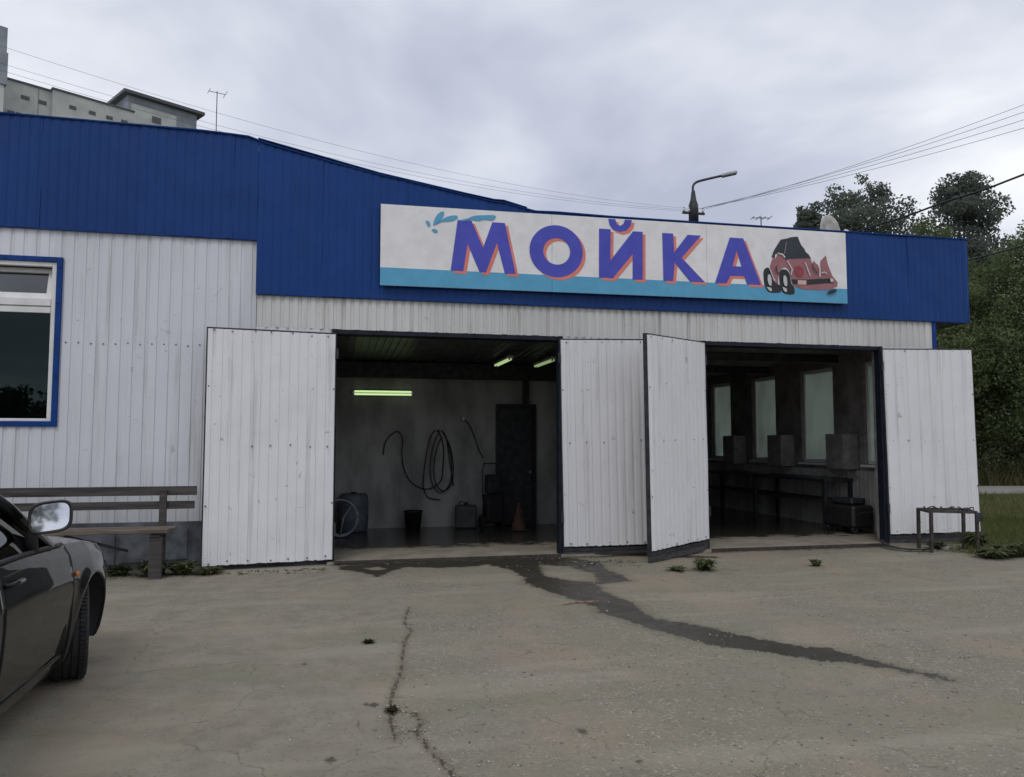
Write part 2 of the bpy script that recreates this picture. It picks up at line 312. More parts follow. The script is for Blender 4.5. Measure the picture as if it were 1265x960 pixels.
# where the yard paving gives way to soil and grass, right of the building
SOIL = [(9.75, 10.35), (8.9, 9.95), (9.0, 9.35), (9.7, 9.1), (11.5, 9.0), (15, 8.6), (40, 8.0), (700, 6), (700, 700), (-700, 700), (-700, 20), (-9, 20), (-9, 14), (9.75, 14)]
def ground_rel(x, y):
    return (0.006 * np.sin(x * 1.7 + 0.6 * np.sin(y * 1.1)) * np.sin(y * 1.3 + 1.0) + 0.004 * np.sin(x * 4.1 + y * 2.7) * np.cos(y * 3.9 - x))
def make_ground():
    xs = np.concatenate([[-700, -300, -120, -60, -30, -16, -10, -7.5], np.arange(-6.2, -2.6, 0.12), np.arange(-2.6, 5.4, 0.026), np.arange(5.4, 11.0, 0.05), [11.5, 12.5, 14, 17, 22, 30, 45, 80, 160, 320, 700]])
    ys = np.concatenate([[-700, -300, -120, -50, -20, -8, -3, 0, 1.2], np.arange(2.0, 10.9, 0.034), np.arange(10.9, 14, 0.25), [15, 17, 20, 24, 30, 40, 60, 100, 200, 400, 700]])
    X, Y = np.meshgrid(xs, ys); P = np.stack([X.ravel(), Y.ravel()], 1)
    nx, ny = len(xs), len(ys)
    near = (P[:, 0] > -6.5) & (P[:, 0] < 11.2) & (P[:, 1] > 1.5) & (P[:, 1] < 11.2)
    wet = np.full(len(P), -5.0); crk = np.full(len(P), 5.0); spt = np.full(len(P), 5.0); pat = np.full(len(P), -5.0)
    Q = P[near]
    w = sdist(Q, WET)
    for h in WET_HOLES: w = np.minimum(w, -sdist(Q, h))
    # a soaked strip along both gate thresholds
    w = np.maximum(w, 0.10 - seg_dist(Q, [(0.1, 10.72), (3.2, 10.72), (4.2, 10.7), (5.2, 10.2)]))
    w = np.maximum(w, 0.07 - seg_dist(Q, [(5.5, 10.72), (8.5, 10.72)]))
    wet[near] = w
    c = np.full(len(Q), 5.0); c2 = np.full(len(Q), 5.0); hair = np.full(len(P), 5.0)
    for i, cr in enumerate(CRACKS):
        if i < 3: c = np.minimum(c, seg_dist(Q, cr))
        else: c2 = np.minimum(c2, seg_dist(Q, cr) + (0.0 if i < 7 else 0.004))
    crk[near] = c; hair[near] = c2
    s = np.full(len(Q), 5.0)
    for i, (sx, sy) in enumerate(SPOTS): s = np.minimum(s, np.hypot((Q[:, 0] - sx) * 0.9, (Q[:, 1] - sy) * 0.55) - (0.006 + 0.009 * (i % 3)))
    spt[near] = s
    CR0 = CRACKS[0][::-1]
    left = [(-8, 1.0), (0.80, 1.0), (0.70, 3.4), (0.615, 3.8), (0.53, 4.2), (0.37, 4.5), (0.38, 4.83), (0.43, 5.3), (0.5, 5.6), (0.55, 6.03), (0.62, 6.5), (0.70, 7.0), (0.78, 7.9), (0.77, 8.5), (0.75, 9.1), (0.6, 11.0), (-8, 11.0)]
    pat[near] = sdist(Q, left)
    soil = sdist(P, SOIL)
    z = np.zeros(len(P)); z[near] = ground_rel(Q[:, 0], Q[:, 1]) * np.clip((10.5 - Q[:, 1]) / 0.8, 0, 1)
    z[near] -= 0.010 * np.exp(-(np.maximum(c, 0) / 0.022) ** 2)
    z[near] += 0.004 * np.clip(pat[near] / 0.25, 0, 1)
    idx = np.arange(nx * ny).reshape(ny, nx)
    F = np.stack([idx[:-1, :-1].ravel(), idx[:-1, 1:].ravel(), idx[1:, 1:].ravel(), idx[1:, :-1].ravel()], 1)
    me = arr_mesh('ground', np.column_stack([P, z]), F)
    for nm, a in (('wet', wet), ('crack', crk), ('hair', hair), ('spot', spt), ('patch', pat), ('soil', soil)):
        at = me.attributes.new(nm, 'FLOAT', 'POINT'); at.data.foreach_set('value', a.astype(np.float32))
    b = NB('yard_paving'); p = b.pos()
    n_big = b.noise(p, 0.55, 3, 0.6); n_mid = b.noise(p, 4.5, 5, 0.68); n_fine = b.noise(p, 70, 3, 0.75); n_edge = b.noise(p, 7, 4, 0.7); n_e2 = b.noise(p, 26, 3, 0.7)
    vc = b.n('ShaderNodeTexVoronoi'); b.l(p, vc.inputs['Vector']); vc.inputs['Scale'].default_value = 62
    cell = b.n('ShaderNodeSeparateColor'); b.l(vc.outputs['Color'], cell.inputs[0])
    vd = b.n('ShaderNodeTexVoronoi'); b.l(p, vd.inputs['Vector']); vd.inputs['Scale'].default_value = 150
    cell2 = b.n('ShaderNodeSeparateColor'); b.l(vd.outputs['Color'], cell2.inputs[0])
    # worn asphalt with bared aggregate
    asph = b.mix(b.ss(n_mid, 0.25, 0.75), (0.150, 0.141, 0.122), (0.192, 0.180, 0.155))
    asph = b.mix(b.rng(n_big, 0.35, 0.65, 0.0, 0.7), asph, (0.176, 0.168, 0.128))
    dens = b.math('MULTIPLY', b.ss(n_edge, 0.34, 0.60), b.rng(b.noise(p, 0.8, 3, 0.6), 0.35, 0.60, 0.35, 1.25))
    agg = b.math('MULTIPLY', b.ss(cell.outputs[0], 0.78, 0.97), dens)
    asph = b.mix(b.math('MULTIPLY', agg, 0.75), asph, (0.34, 0.32, 0.285))
    asph = b.mix(b.math('MULTIPLY', b.math('MULTIPLY', b.ss(cell2.outputs[1], 0.66, 0.98), dens), 0.75), asph, (0.075, 0.070, 0.060))
    asph = b.mix(b.math('MULTIPLY', b.ss(cell2.outputs[0], 0.88, 0.98), 0.45), asph, (0.29, 0.25, 0.21))
    # trodden silt / old screed on the left side
    silt = b.mix(b.ss(n_mid, 0.28, 0.72), (0.160, 0.150, 0.129), (0.222, 0.209, 0.180))
    silt = b.mix(b.math('MULTIPLY', b.ss(n_fine, 0.54, 0.75), 0.5), silt, (0.12, 0.11, 0.095))
    silt = b.mix(b.math('MULTIPLY', b.ss(cell.outputs[1], 0.90, 0.99), 0.5), silt, (0.08, 0.075, 0.065))
    pm = b.ss(b.math('ADD', b.attr('patch'), b.rng(n_edge, 0, 1, -0.10, 0.10)), -0.02, 0.05)
    col = b.mix(b.math('MULTIPLY', pm, 0.85), asph, silt)
    # broad drifts of warm and olive silt
    col = b.mix(b.math('MULTIPLY', b.ss(b.noise(b.pos((1, 0.6, 1)), 0.9, 4, 0.6), 0.46, 0.66), 0.60), col, (0.235, 0.190, 0.152))
    col = b.mix(b.math('MULTIPLY', b.ss(b.noise(b.pos((0.7, 1, 1)), 1.15, 3, 0.6), 0.48, 0.68), 0.50), col, (0.155, 0.155, 0.112))
    col = b.mix(b.math('MULTIPLY', b.ss(b.noise(p, 2.1, 4, 0.7, 0.8), 0.57, 0.72), 0.42), col, (0.105, 0.10, 0.088))
    pale = b.ss(b.noise(b.pos((0.32, 1.5, 1)), 1.0, 3, 0.6), 0.50, 0.68)
    col = b.mix(b.math('MULTIPLY', pale, 0.42), col, (0.262, 0.247, 0.212))
    # cracks and small dark spots
    cd = b.math('ADD', b.attr('crack'), b.math('ADD', b.rng(n_e2, 0, 1, -0.020, 0.020), b.rng(n_edge, 0, 1, -0.012, 0.012)))
    hd = b.math('ADD', b.attr('hair'), b.rng(n_e2, 0, 1, -0.014, 0.014))
    hm = b.math('MULTIPLY', b.math('SUBTRACT', 1.0, b.ss(hd, 0.002, 0.010)), b.ss(n_edge, 0.30, 0.45))
    wv = b.n('ShaderNodeVectorMath', operation='ADD'); wsc = b.n('ShaderNodeVectorMath', operation='SCALE'); wsc.inputs['Scale'].default_value = 0.22
    nn = b.n('ShaderNodeTexNoise'); b.l(p, nn.inputs['Vector']); nn.inputs['Scale'].default_value = 5.0; nn.inputs['Detail'].default_value = 4
    b.l(nn.outputs['Color'], wsc.inputs[0]); b.l(p, wv.inputs[0]); b.l(wsc.outputs[0], wv.inputs[1])
    net = b.vor(wv.outputs[0], 0.75, 'DISTANCE_TO_EDGE')
    nm = b.math('MULTIPLY', b.math('SUBTRACT', 1.0, b.ss(net, 0.0015, 0.006)), b.math('MULTIPLY', b.ss(n_mid, 0.42, 0.58), 0.75))
    hm = b.math('MAXIMUM', hm, nm)
    cm = b.math('SUBTRACT', 1.0, b.ss(cd, 0.004, 0.016))
    halo = b.math('SUBTRACT', 1.0, b.ss(cd, 0.01, 0.06))
    col = b.mix(b.math('MULTIPLY', halo, 0.4), col, (0.14, 0.115, 0.085))
    col = b.mix(b.math('MULTIPLY', cm, 0.85), col, (0.046, 0.042, 0.034))
    col = b.mix(b.math('MULTIPLY', hm, 0.6), col, (0.06, 0.055, 0.046))
    sm = b.math('SUBTRACT', 1.0, b.ss(b.math('ADD', b.attr('spot'), b.rng(n_e2, 0, 1, -0.03, 0.03)), -0.008, 0.012))
    col = b.mix(b.math('MULTIPLY', sm, 0.75), col, (0.03, 0.03, 0.028))
    # washing water running out
    wd = b.math('ADD', b.attr('wet'), b.math('ADD', b.rng(n_edge, 0, 1, -0.13, 0.13), b.rng(n_e2, 0, 1, -0.09, 0.09)))
    wm_ = b.ss(wd, -0.012, 0.012)
    damp = b.ss(wd, -0.16, 0.0)
    col = b.mix(b.math('MULTIPLY', damp, 0.38), col, (0.10, 0.085, 0.062))
    col = b.mix(wm_, col, b.mix(0.90, col, (0.022, 0.0205, 0.016)))
    # soil under the grass
    col = b.mix(1.0, col, (1.17, 1.15, 1.06), 'MULTIPLY')
    soilc = b.mix(b.ss(n_mid, 0.3, 0.7), (0.055, 0.062, 0.028), (0.115, 0.105, 0.055))
    om = b.ss(b.math('ADD', b.attr('soil'), b.rng(n_edge, 0, 1, -0.35, 0.35)), -0.05, 0.15)
    col = b.mix(om, col, soilc)
    rough = b.math('SUBTRACT', 0.93, b.math('MULTIPLY', wm_, b.rng(n_mid, 0.3, 0.7, 0.38, 0.62)))
    h = b.math('ADD', b.math('MULTIPLY', vc.outputs['Distance'], b.rng(pm, 0, 1, -0.9, -0.25)), b.math('ADD', n_fine, b.math('MULTIPLY', cm, -3.0)))
    nrm = b.bump(b.math('ADD', h, b.math('MULTIPLY', n_e2, 1.2)), 0.005, 0.55)
    mat = b.done(b.bsdf(col, rough, 0, nrm, 0.35))
    tag(mesh_obj('ground', me, mat, None, True), 'worn silty asphalt yard with cracks and a dark wet run-off trail', 'ground', kind='structure')
make_ground()

# road across the back on the right
def road():
    b = NB('far_road'); p = b.pos(); c = b.mix(b.noise(p, 1.2, 6, 0.6), (0.20, 0.195, 0.185), (0.30, 0.29, 0.27))
    mat = b.done(b.bsdf(c, 0.9))
    mb = MB(); L = [(-40, 27.0, 31.5), (10, 22.6, 27.0), (22, 20.2, 24.4), (40, 17.0, 21.0), (90, 8, 12.5)]
    vs = []
    for x, y0, y1 in L: vs += [(x, y0, 0.012), (x, y1, 0.03)]
    mb.add(vs, [(2 * i, 2 * i + 2, 2 * i + 3, 2 * i + 1) for i in range(len(L) - 1)])
    tag(mb.build('road', mat), 'pale grey road crossing behind the grass on the right', 'road', kind='structure')
road()

# wash-bay floor: bare concrete by the gates, soaked further in
def floors():
    b = NB('bay_floor'); p = b.pos(); s = b.n('ShaderNodeSeparateXYZ'); b.l(p, s.inputs[0])
    n = b.noise(p, 2.5, 6, 0.65); f = b.noise(p, 30, 5, 0.7)
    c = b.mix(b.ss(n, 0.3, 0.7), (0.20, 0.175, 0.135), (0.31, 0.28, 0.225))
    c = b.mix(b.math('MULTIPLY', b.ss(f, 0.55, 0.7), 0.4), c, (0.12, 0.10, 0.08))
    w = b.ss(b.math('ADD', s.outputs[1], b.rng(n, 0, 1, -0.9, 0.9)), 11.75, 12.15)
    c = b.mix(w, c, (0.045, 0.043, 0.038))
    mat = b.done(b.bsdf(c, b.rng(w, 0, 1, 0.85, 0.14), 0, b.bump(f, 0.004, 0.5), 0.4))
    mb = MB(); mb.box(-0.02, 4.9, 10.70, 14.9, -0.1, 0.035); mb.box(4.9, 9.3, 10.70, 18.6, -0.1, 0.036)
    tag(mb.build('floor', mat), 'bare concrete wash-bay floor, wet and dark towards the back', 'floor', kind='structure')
floors()

# ------------------------------------------------------------------ the car wash building
PROF = [(-8.2, 5.73), (-4.08, 5.726), (-1.71, 5.716), (-1.3, 5.698), (-1.12, 5.687), (-0.89, 5.613), (-0.15, 5.453), (0.62, 5.299), (1.4, 5.175), (1.81, 5.1), (2.21, 5.036), (2.36, 5.034), (2.53, 4.994), (2.83, 4.937), (3.15, 4.946), (4.04, 4.934), (10.2, 4.959)]
def top_z(x): return float(np.interp(x, [p[0] for p in PROF], [p[1] for p in PROF]))
bld = empty('car_wash_building', (1, 10.8, 0))
tag(bld, 'low car wash building clad in white and blue profiled sheets, two open gated bays', 'building')
class Rel:                                    # children of the building keep world coordinates
    pass
def bpart(o):
    o.parent = bld; o.matrix_parent_inverse = Matrix.Translation((-1, -10.8, 0)); return o

def corr_profile(L, pitch, depth, crest=0.60, slope=0.06, phase=0.0):
    pts = [(0.0, None)]; x = -phase * pitch
    keys = []
    while x < L + pitch:
        a = x; keys += [(a, 0.0), (a + slope * pitch, depth), (a + (slope + crest) * pitch, depth), (a + (2 * slope + crest) * pitch, 0.0)]
        x += pitch
    kx = [k[0] for k in keys]; kd = [k[1] for k in keys]
    xs = sorted(set([0.0, L] + [k for k in kx if 1e-4 < k < L - 1e-4]))
    return [(x, float(np.interp(x, kx, kd))) for x in xs]
def corr_mesh(name, L, z0, z1, pitch, depth, rows=6, wob=0.0, seed=0, sgn=-1, crest=0.6, slope=0.06, phase=0.0, jag=0.0):
    """profiled sheet in local XZ, ribs proud towards sgn*Y; z0/z1 numbers or functions of x"""
    pr = corr_profile(L, pitch, depth, crest, slope, phase); rg = random.Random(seed)
    ph = [rg.uniform(0, 6.28) for _ in range(6)]
    f0 = z0 if callable(z0) else (lambda x: z0); f1 = z1 if callable(z1) else (lambda x: z1)
    vs = []; n = len(pr)
    jj = [rg.uniform(-jag, jag) for _ in pr]
    for r in range(rows + 1):
        t = r / rows
        for i, (x, d) in enumerate(pr):
            a = f0(x) + jj[i]; b_ = f1(x); z = a + (b_ - a) * t
            w = wob * (math.sin(x * 2.3 + ph[0] + z * 0.7) * math.sin(z * 2.1 + ph[1]) + 0.6 * math.sin(x * 5.1 + ph[2]) * math.sin(z * 4.3 + ph[3]) + 0.35 * math.sin(x * 11 + ph[4] + z * 9 + ph[5]))
            vs.append((x, sgn * (d + w), z))
    fs = [(r * n + i, r * n + i + 1, (r + 1) * n + i + 1, (r + 1) * n + i) for r in range(rows) for i in range(n - 1)]
    me = bpy.data.meshes.new(name); me.from_pydata(vs, [], fs); return me
def screws(name, pts, parent, mat=None, r=0.009, up=-1):
    """washer-headed screws; pts local (x, y, z), heads towards up*Y"""
    mb = MB()
    for x, y, z in pts:
        mb.lathe([(r * 1.25, 0), (r * 1.25, 0.003), (r * 0.75, 0.004), (r * 0.7, 0.008), (0.0005, 0.008)], 6, Matrix.Translation((x, y, z)) @ Matrix.Rotation(R(90) if up < 0 else R(-90), 4, 'X'))
    o = mb.build(name, mat or M['screw'], parent); o['kind'] = 'stuff'; return o

def building():
    rg = random.Random(5)
    # masonry behind the cladding (openings for the window and both gates)
    mb = MB(); y0, y1 = 10.835, 11.03
    for a in ((-8, -4.92, 0, 5.4), (-4.92, -3.36, 0, 1.83), (-4.92, -3.36, 3.9, 5.4), (-3.36, -1.2, 0, 5.4), (-1.2, 0.0, 0, 4.9), (0.0, 9.5, 3.16, 4.8), (3.23, 5.42, 0, 3.16), (8.53, 9.5, 0, 3.16)):
        mb.box(a[0], a[1], y0, y1, a[2], a[3])
    bpart(mb.build('front_wall', M['masonry']))
    # plinth below the left cladding
    bpart(MB().box(-8, -0.02, 10.79, 10.832, -0.05, 0.60).build('plinth', M['plinth']))
    # pieces of old facing board on the plinth
    for (a, c_, z0, z1) in ((-2.55, -2.12, 0.1, 0.52), (-3.2, -2.6, 0.08, 0.5), (-2.07, -1.75, 0.12, 0.5), (-1.70, -1.1, 0.06, 0.46), (-3.9, -3.25, 0.08, 0.52)):
        bpart(MB().box(a, c_, 10.772, 10.789, z0, z1).build('plinth_board', M['plinth'], bevel=0.004))
    # white cladding left of the gates, sheet by sheet
    x = -8.05; k = 0
    while x < -0.99:
        L = min(1.152, -0.985 - x); yoff = 0.0035 * (k % 2)
        pieces = [(0.60 + rg.uniform(-0.02, 0.02), 4.30)]
        xa, xb = x, x + L
        spans = [(xa, xb, 0.6, 4.3)]
        # cut around the window
        wx0, wx1 = -4.86, -3.42
        if xb > wx0 and xa < wx1:
            spans = []
            if xa < wx0: spans.append((xa, wx0, 0.6, 4.3))
            if xb > wx1: spans.append((wx1, xb, 0.6, 4.3))
            a, c_ = max(xa, wx0), min(xb, wx1)
            spans += [(a, c_, 0.6, 1.87), (a, c_, 3.86, 4.3)]
        for (a, c_, z0, z1) in spans:
            me = corr_mesh('wall_sheet', c_ - a, z0 + (rg.uniform(-0.015, 0.015) if z0 < 0.7 else 0), z1, 0.144, 0.011, 8, 0.0022, k, jag=0.006 if z0 < 0.7 else 0, phase=((a - xa) / 0.144) % 1, crest=0.66, slope=0.05)
            o = mesh_obj('wall_sheet', me, M['white_sheet']); o.location = (a, 10.815 - yoff, 0); bpart(o)
        pts = [(xa + 0.05 + 0.144 * i, 10.803 - yoff, 3.86 - 1.0 + rg.uniform(-0.01, 0.01)) for i in range(8) if xa + 0.05 + .144 * i < -1.05 and not (-4.95 < xa + 0.05 + .144 * i < -3.3)]
        pts += [(xa + 0.05 + 0.288 * i, 10.803 - yoff, z + rg.uniform(-0.02, 0.02)) for i in range(4) for z in (1.35, 2.1) if not (-4.95 < xa + 0.05 + .288 * i < -3.3) and xa + .05 + .288 * i < -1.05 and rg.random() < .3]
        if pts: bpart(screws('screws', pts, None))
        x += 1.150; k += 1
    # lower sheet between the corner and the first gate, then the band over the gates
    me = corr_mesh('wall_sheet', 1.0, 0.60, 3.135, 0.144, 0.011, 8, 0.002, 40, crest=0.66, slope=0.05)
    o = mesh_obj('wall_sheet', me, M['white_sheet']); o.location = (-0.983, 10.815, 0); bpart(o)
    x = -0.98; k = 0
    while x < 9.48:
        L = min(1.152, 9.49 - x)
        me = corr_mesh('band_sheet', L, 3.13, 3.60, 0.115, 0.013, 3, 0.0015, 60 + k, jag=0.007, crest=0.55, slope=0.06)
        o = mesh_obj('band_sheet', me, M['band_sheet']); o.location = (x, 10.815 - 0.003 * (k % 2), 0); bpart(o)
        x += 1.150; k += 1
    # pier between the bays and the strip by the corner
    for a, L in ((3.25, 2.15), (8.56, 0.93)):
        me = corr_mesh('wall_sheet', L, 0.25, 3.135, 0.115, 0.013, 6, 0.002, 80, crest=0.55)
        o = mesh_obj('wall_sheet', me, M['white_sheet']); o.location = (a, 10.815, 0); bpart(o)
        bpart(MB().box(a, a + L, 10.80, 10.832, -0.03, 0.245).build('plinth', M['plinth']))
    bpart(MB().box(9.49, 9.56, 10.78, 10.86, 0, 3.56).build('corner_trim', M['blue_trim'], bevel=0.004))
    # blue fascia, sheet by sheet, following the roofline
    x = -8.2; k = 0
    while x < 10.18:
        L = min(1.152, 10.2 - x)
        cuts = [(x, x + L)]
        if x < -0.99 < x + L: cuts = [(x, -0.992), (-0.992, x + L)]
        for (a, c_) in cuts:
            zb = 4.285 if a < -1.0 else 3.565
            fx = [0.0]
            me = corr_mesh('fascia_sheet', c_ - a, lambda t: zb, (lambda t, a=a: top_z(a + t) - 0.010), 0.115, 0.0065, 8, 0.0052, 100 + k, jag=0.004, crest=0.5, slope=0.14)
            o = mesh_obj('fascia_sheet', me, M['blue_sheet']); o.location = (a, 10.765 - 0.003 * (k % 2), 0); bpart(o)
        x += 1.150; k += 1
    # coping flashing along the top of the fascia
    mb = MB(); pts = [p for p in PROF]
    vs = []
    for (px, pz) in pts:
        vs += [(px, 10.738, pz - 0.018), (px, 10.736, pz), (px, 10.86, pz + 0.012), (px, 10.862, pz - 0.05)]
    n = len(pts)
    mb.add(vs, [(4 * i + a, 4 * i + 4 + a, 4 * i + 4 + (a + 1) % 4, 4 * i + (a + 1) % 4) for i in range(n - 1) for a in range(4)] + [(0, 1, 2, 3), (4 * n - 4, 4 * n - 3, 4 * n - 2, 4 * n - 1)])
    bpart(mb.build('coping', M['blue_trim']))
    # second roof sheet lapping over the coping on the slope
    mb = MB(); vs = []
    for (px, pz) in [(-1.0, 5.66), (0.62, 5.31), (1.81, 5.115), (2.21, 5.055), (2.36, 5.052), (2.7, 4.97)]:
        vs += [(px, 10.725, pz + 0.006), (px, 11.4, pz + 0.05), (px, 11.4, pz + 0.03), (px, 10.725, pz - 0.006)]
    n = 6
    mb.add(vs, [(4 * i + a, 4 * i + 4 + a, 4 * i + 4 + (a + 1) % 4, 4 * i + (a + 1) % 4) for i in range(n - 1) for a in range(4)] + [(0, 1, 2, 3), (4 * n - 4, 4 * n - 3, 4 * n - 2, 4 * n - 1)])
    bpart(mb.build('ridge_flashing', M['blue_trim']))
    # roof deck behind the fascia
    mb = MB(); vs = []
    for (px, pz) in PROF:
        vs += [(px, 10.86, pz - 0.12), (px, 19.0, pz - 0.2), (px, 19.0, pz - 0.28), (px, 10.86, pz - 0.2)]
    n = len(PROF)
    mb.add(vs, [(4 * i + a, 4 * i + 4 + a, 4 * i + 4 + (a + 1) % 4, 4 * i + (a + 1) % 4) for i in range(n - 1) for a in range(4)] + [(0, 1, 2, 3), (4 * n - 4, 4 * n - 3, 4 * n - 2, 4 * n - 1)])
    bpart(mb.build('roof', M['blue_trim']))
    # return of the fascia on the right, and its soffit
    me = corr_mesh('fascia_sheet', 8.2, 3.565, 4.93, 0.115, 0.013, 3, 0.002, 140)
    me.transform(Matrix.Translation((10.19, 10.76, 0)) @ Matrix.Rotation(R(90), 4, 'Z')); bpart(mesh_obj('fascia_sheet', me, M['blue_sheet']))
    bpart(MB().box(9.52, 10.17, 10.87, 18.95, 3.57, 3.60).build('soffit', M['dark_steel']))
    # sill strip under the fascia
    bpart(MB().box(-0.99, 10.19, 10.758, 10.80, 3.556, 3.563).build('drip_edge', M['blue_trim']))
    bpart(MB().box(-8.2, -1.0, 10.758, 10.80, 4.276, 4.283).build('drip_edge', M['blue_trim']))
    # other walls: left end, back, partitions
    bpart(MB().box(-8.0, -7.8, 11.03, 18.8, 0, 5.4).build('side_wall', M['masonry']))
    bpart(MB().box(-7.8, 9.29, 18.6, 18.8, 0, 4.7).build('rear_wall', M['int_wall']))
    bpart(MB().box(-0.75, -0.55, 11.03, 18.6, 0, 4.9).build('partition_wall', M['int_wall']))
    bpart(MB().box(4.85, 5.0, 11.03, 18.6, 0, 4.6).build('partition_wall', M['int_wall']))
    bpart(MB().box(-0.55, 4.85, 14.75, 14.9, 0, 4.6).build('bay_back_wall', M['int_wall']))
    # right wall with window openings
    mb = MB(); wins = [(11.2, 12.28), (13.15, 14.21), (15.14, 16.11), (17.08, 18.06)]
    mb.box(9.3, 9.5, 11.03, 18.8, 0, 1.22); mb.box(9.3, 9.5, 11.03, 18.8, 3.04, 4.7)
    ed = [11.03] + [v for w in wins for v in w] + [18.8]
    for i in range(0, len(ed), 2): mb.box(9.3, 9.5, ed[i], ed[i + 1], 1.22, 3.04)
    bpart(mb.build('side_wall', M['int_dark']))
    # light profiled lining on its lower half
    x = 11.1
    while x < 18.5:
        L = min(1.15, 18.55 - x); me = corr_mesh('lining_sheet', L, 0.04, 1.10, 0.115, 0.012, 2, 0.002, int(x * 10), sgn=1)
        me.transform(Matrix.Translation((9.285, x, 0)) @ Matrix.Rotation(R(90), 4, 'Z')); bpart(mesh_obj('lining_sheet', me, M['int_wall'])); x += 1.15
    for (a, c_) in wins:
        w = MB(); t = 0.06
        w.box(9.36, 9.43, a, a + t, 1.22, 3.04); w.box(9.36, 9.43, c_ - t, c_, 1.22, 3.04); w.box(9.36, 9.43, a + t, c_ - t, 1.22, 1.22 + t); w.box(9.36, 9.43, a + t, c_ - t, 3.04 - t, 3.04)
        o = bpart(w.build('side_window', M['pvc']))
        MB().box(9.39, 9.398, a + t, c_ - t, 1.22 + t, 3.04 - t).build('pane', M['dirty_pane'], o)
        MB().box(9.22, 9.30, a - 0.03, c_ + 0.03, 1.17, 1.21).build('sill', M['pvc'], o)
    # ceilings
    me = corr_mesh('ceiling_sheet', 5.35, 0.0, 3.72, 0.115, 0.014, 2, 0.002, 9)
    me.transform(Matrix.Translation((-0.53, 11.03, 3.24)) @ Matrix.Rotation(R(-92.2), 4, 'X')); bpart(mesh_obj('ceiling_sheet', me, M['ceiling']))
    bpart(MB().box(5.0, 9.3, 11.03, 18.6, 3.25, 3.29).build('ceiling_sheet', M['int_dark']))
    bpart(MB().box(-0.54, 4.84, 14.55, 14.745, 2.80, 3.08).build('ceiling_beam', M['dark_steel']))
    for yy in (13.0, 15.4): bpart(MB().box(5.01, 9.29, yy - 0.06, yy + 0.06, 3.10, 3.245).build('ceiling_beam', M['dark_steel']))
    # gate frames: posts and lintels of navy-painted steel
    for px0, px1 in ((0.0, 0.07), (3.17, 3.23), (5.42, 5.48), (8.47, 8.53)):
        bpart(MB().box(px0, px1, 10.76, 10.90, 0.0, 3.13).build('gate_post', M['navy_steel'], bevel=0.006))
    for px0, px1 in ((0.07, 3.17), (5.48, 8.47)):
        bpart(MB().box(px0, px1, 10.79, 11.04, 3.07, 3.128).build('gate_lintel', M['navy_steel']))
        bpart(MB().bar((px0, 10.70, 0.03), (px1, 10.70, 0.03), 0.05, 0.03).build('threshold_rail', M['rust']))
    # inner door of the bay (dark), with a frame and a pipe above
    d = bpart(MB().box(3.14, 3.80, 14.69, 14.745, 0.036, 2.28).build('inner_door', M['dark_steel'], bevel=0.004))
    MB().box(3.72, 3.76, 14.63, 14.688, 1.02, 1.06).build('handle', M['galv'], d)
    mb = MB(); mb.box(3.08, 3.138, 14.66, 14.748, 0.036, 2.34); mb.box(3.802, 3.86, 14.66, 14.748, 0.036, 2.34); mb.box(3.138, 3.802, 14.66, 14.748, 2.283, 2.34)
    mb.build('door_frame', M['plastic_black'], d)
    bpart(MB().box(3.60, 3.70, 14.60, 14.70, 2.35, 2.9).build('vent_duct', M['dark_steel']))
building()

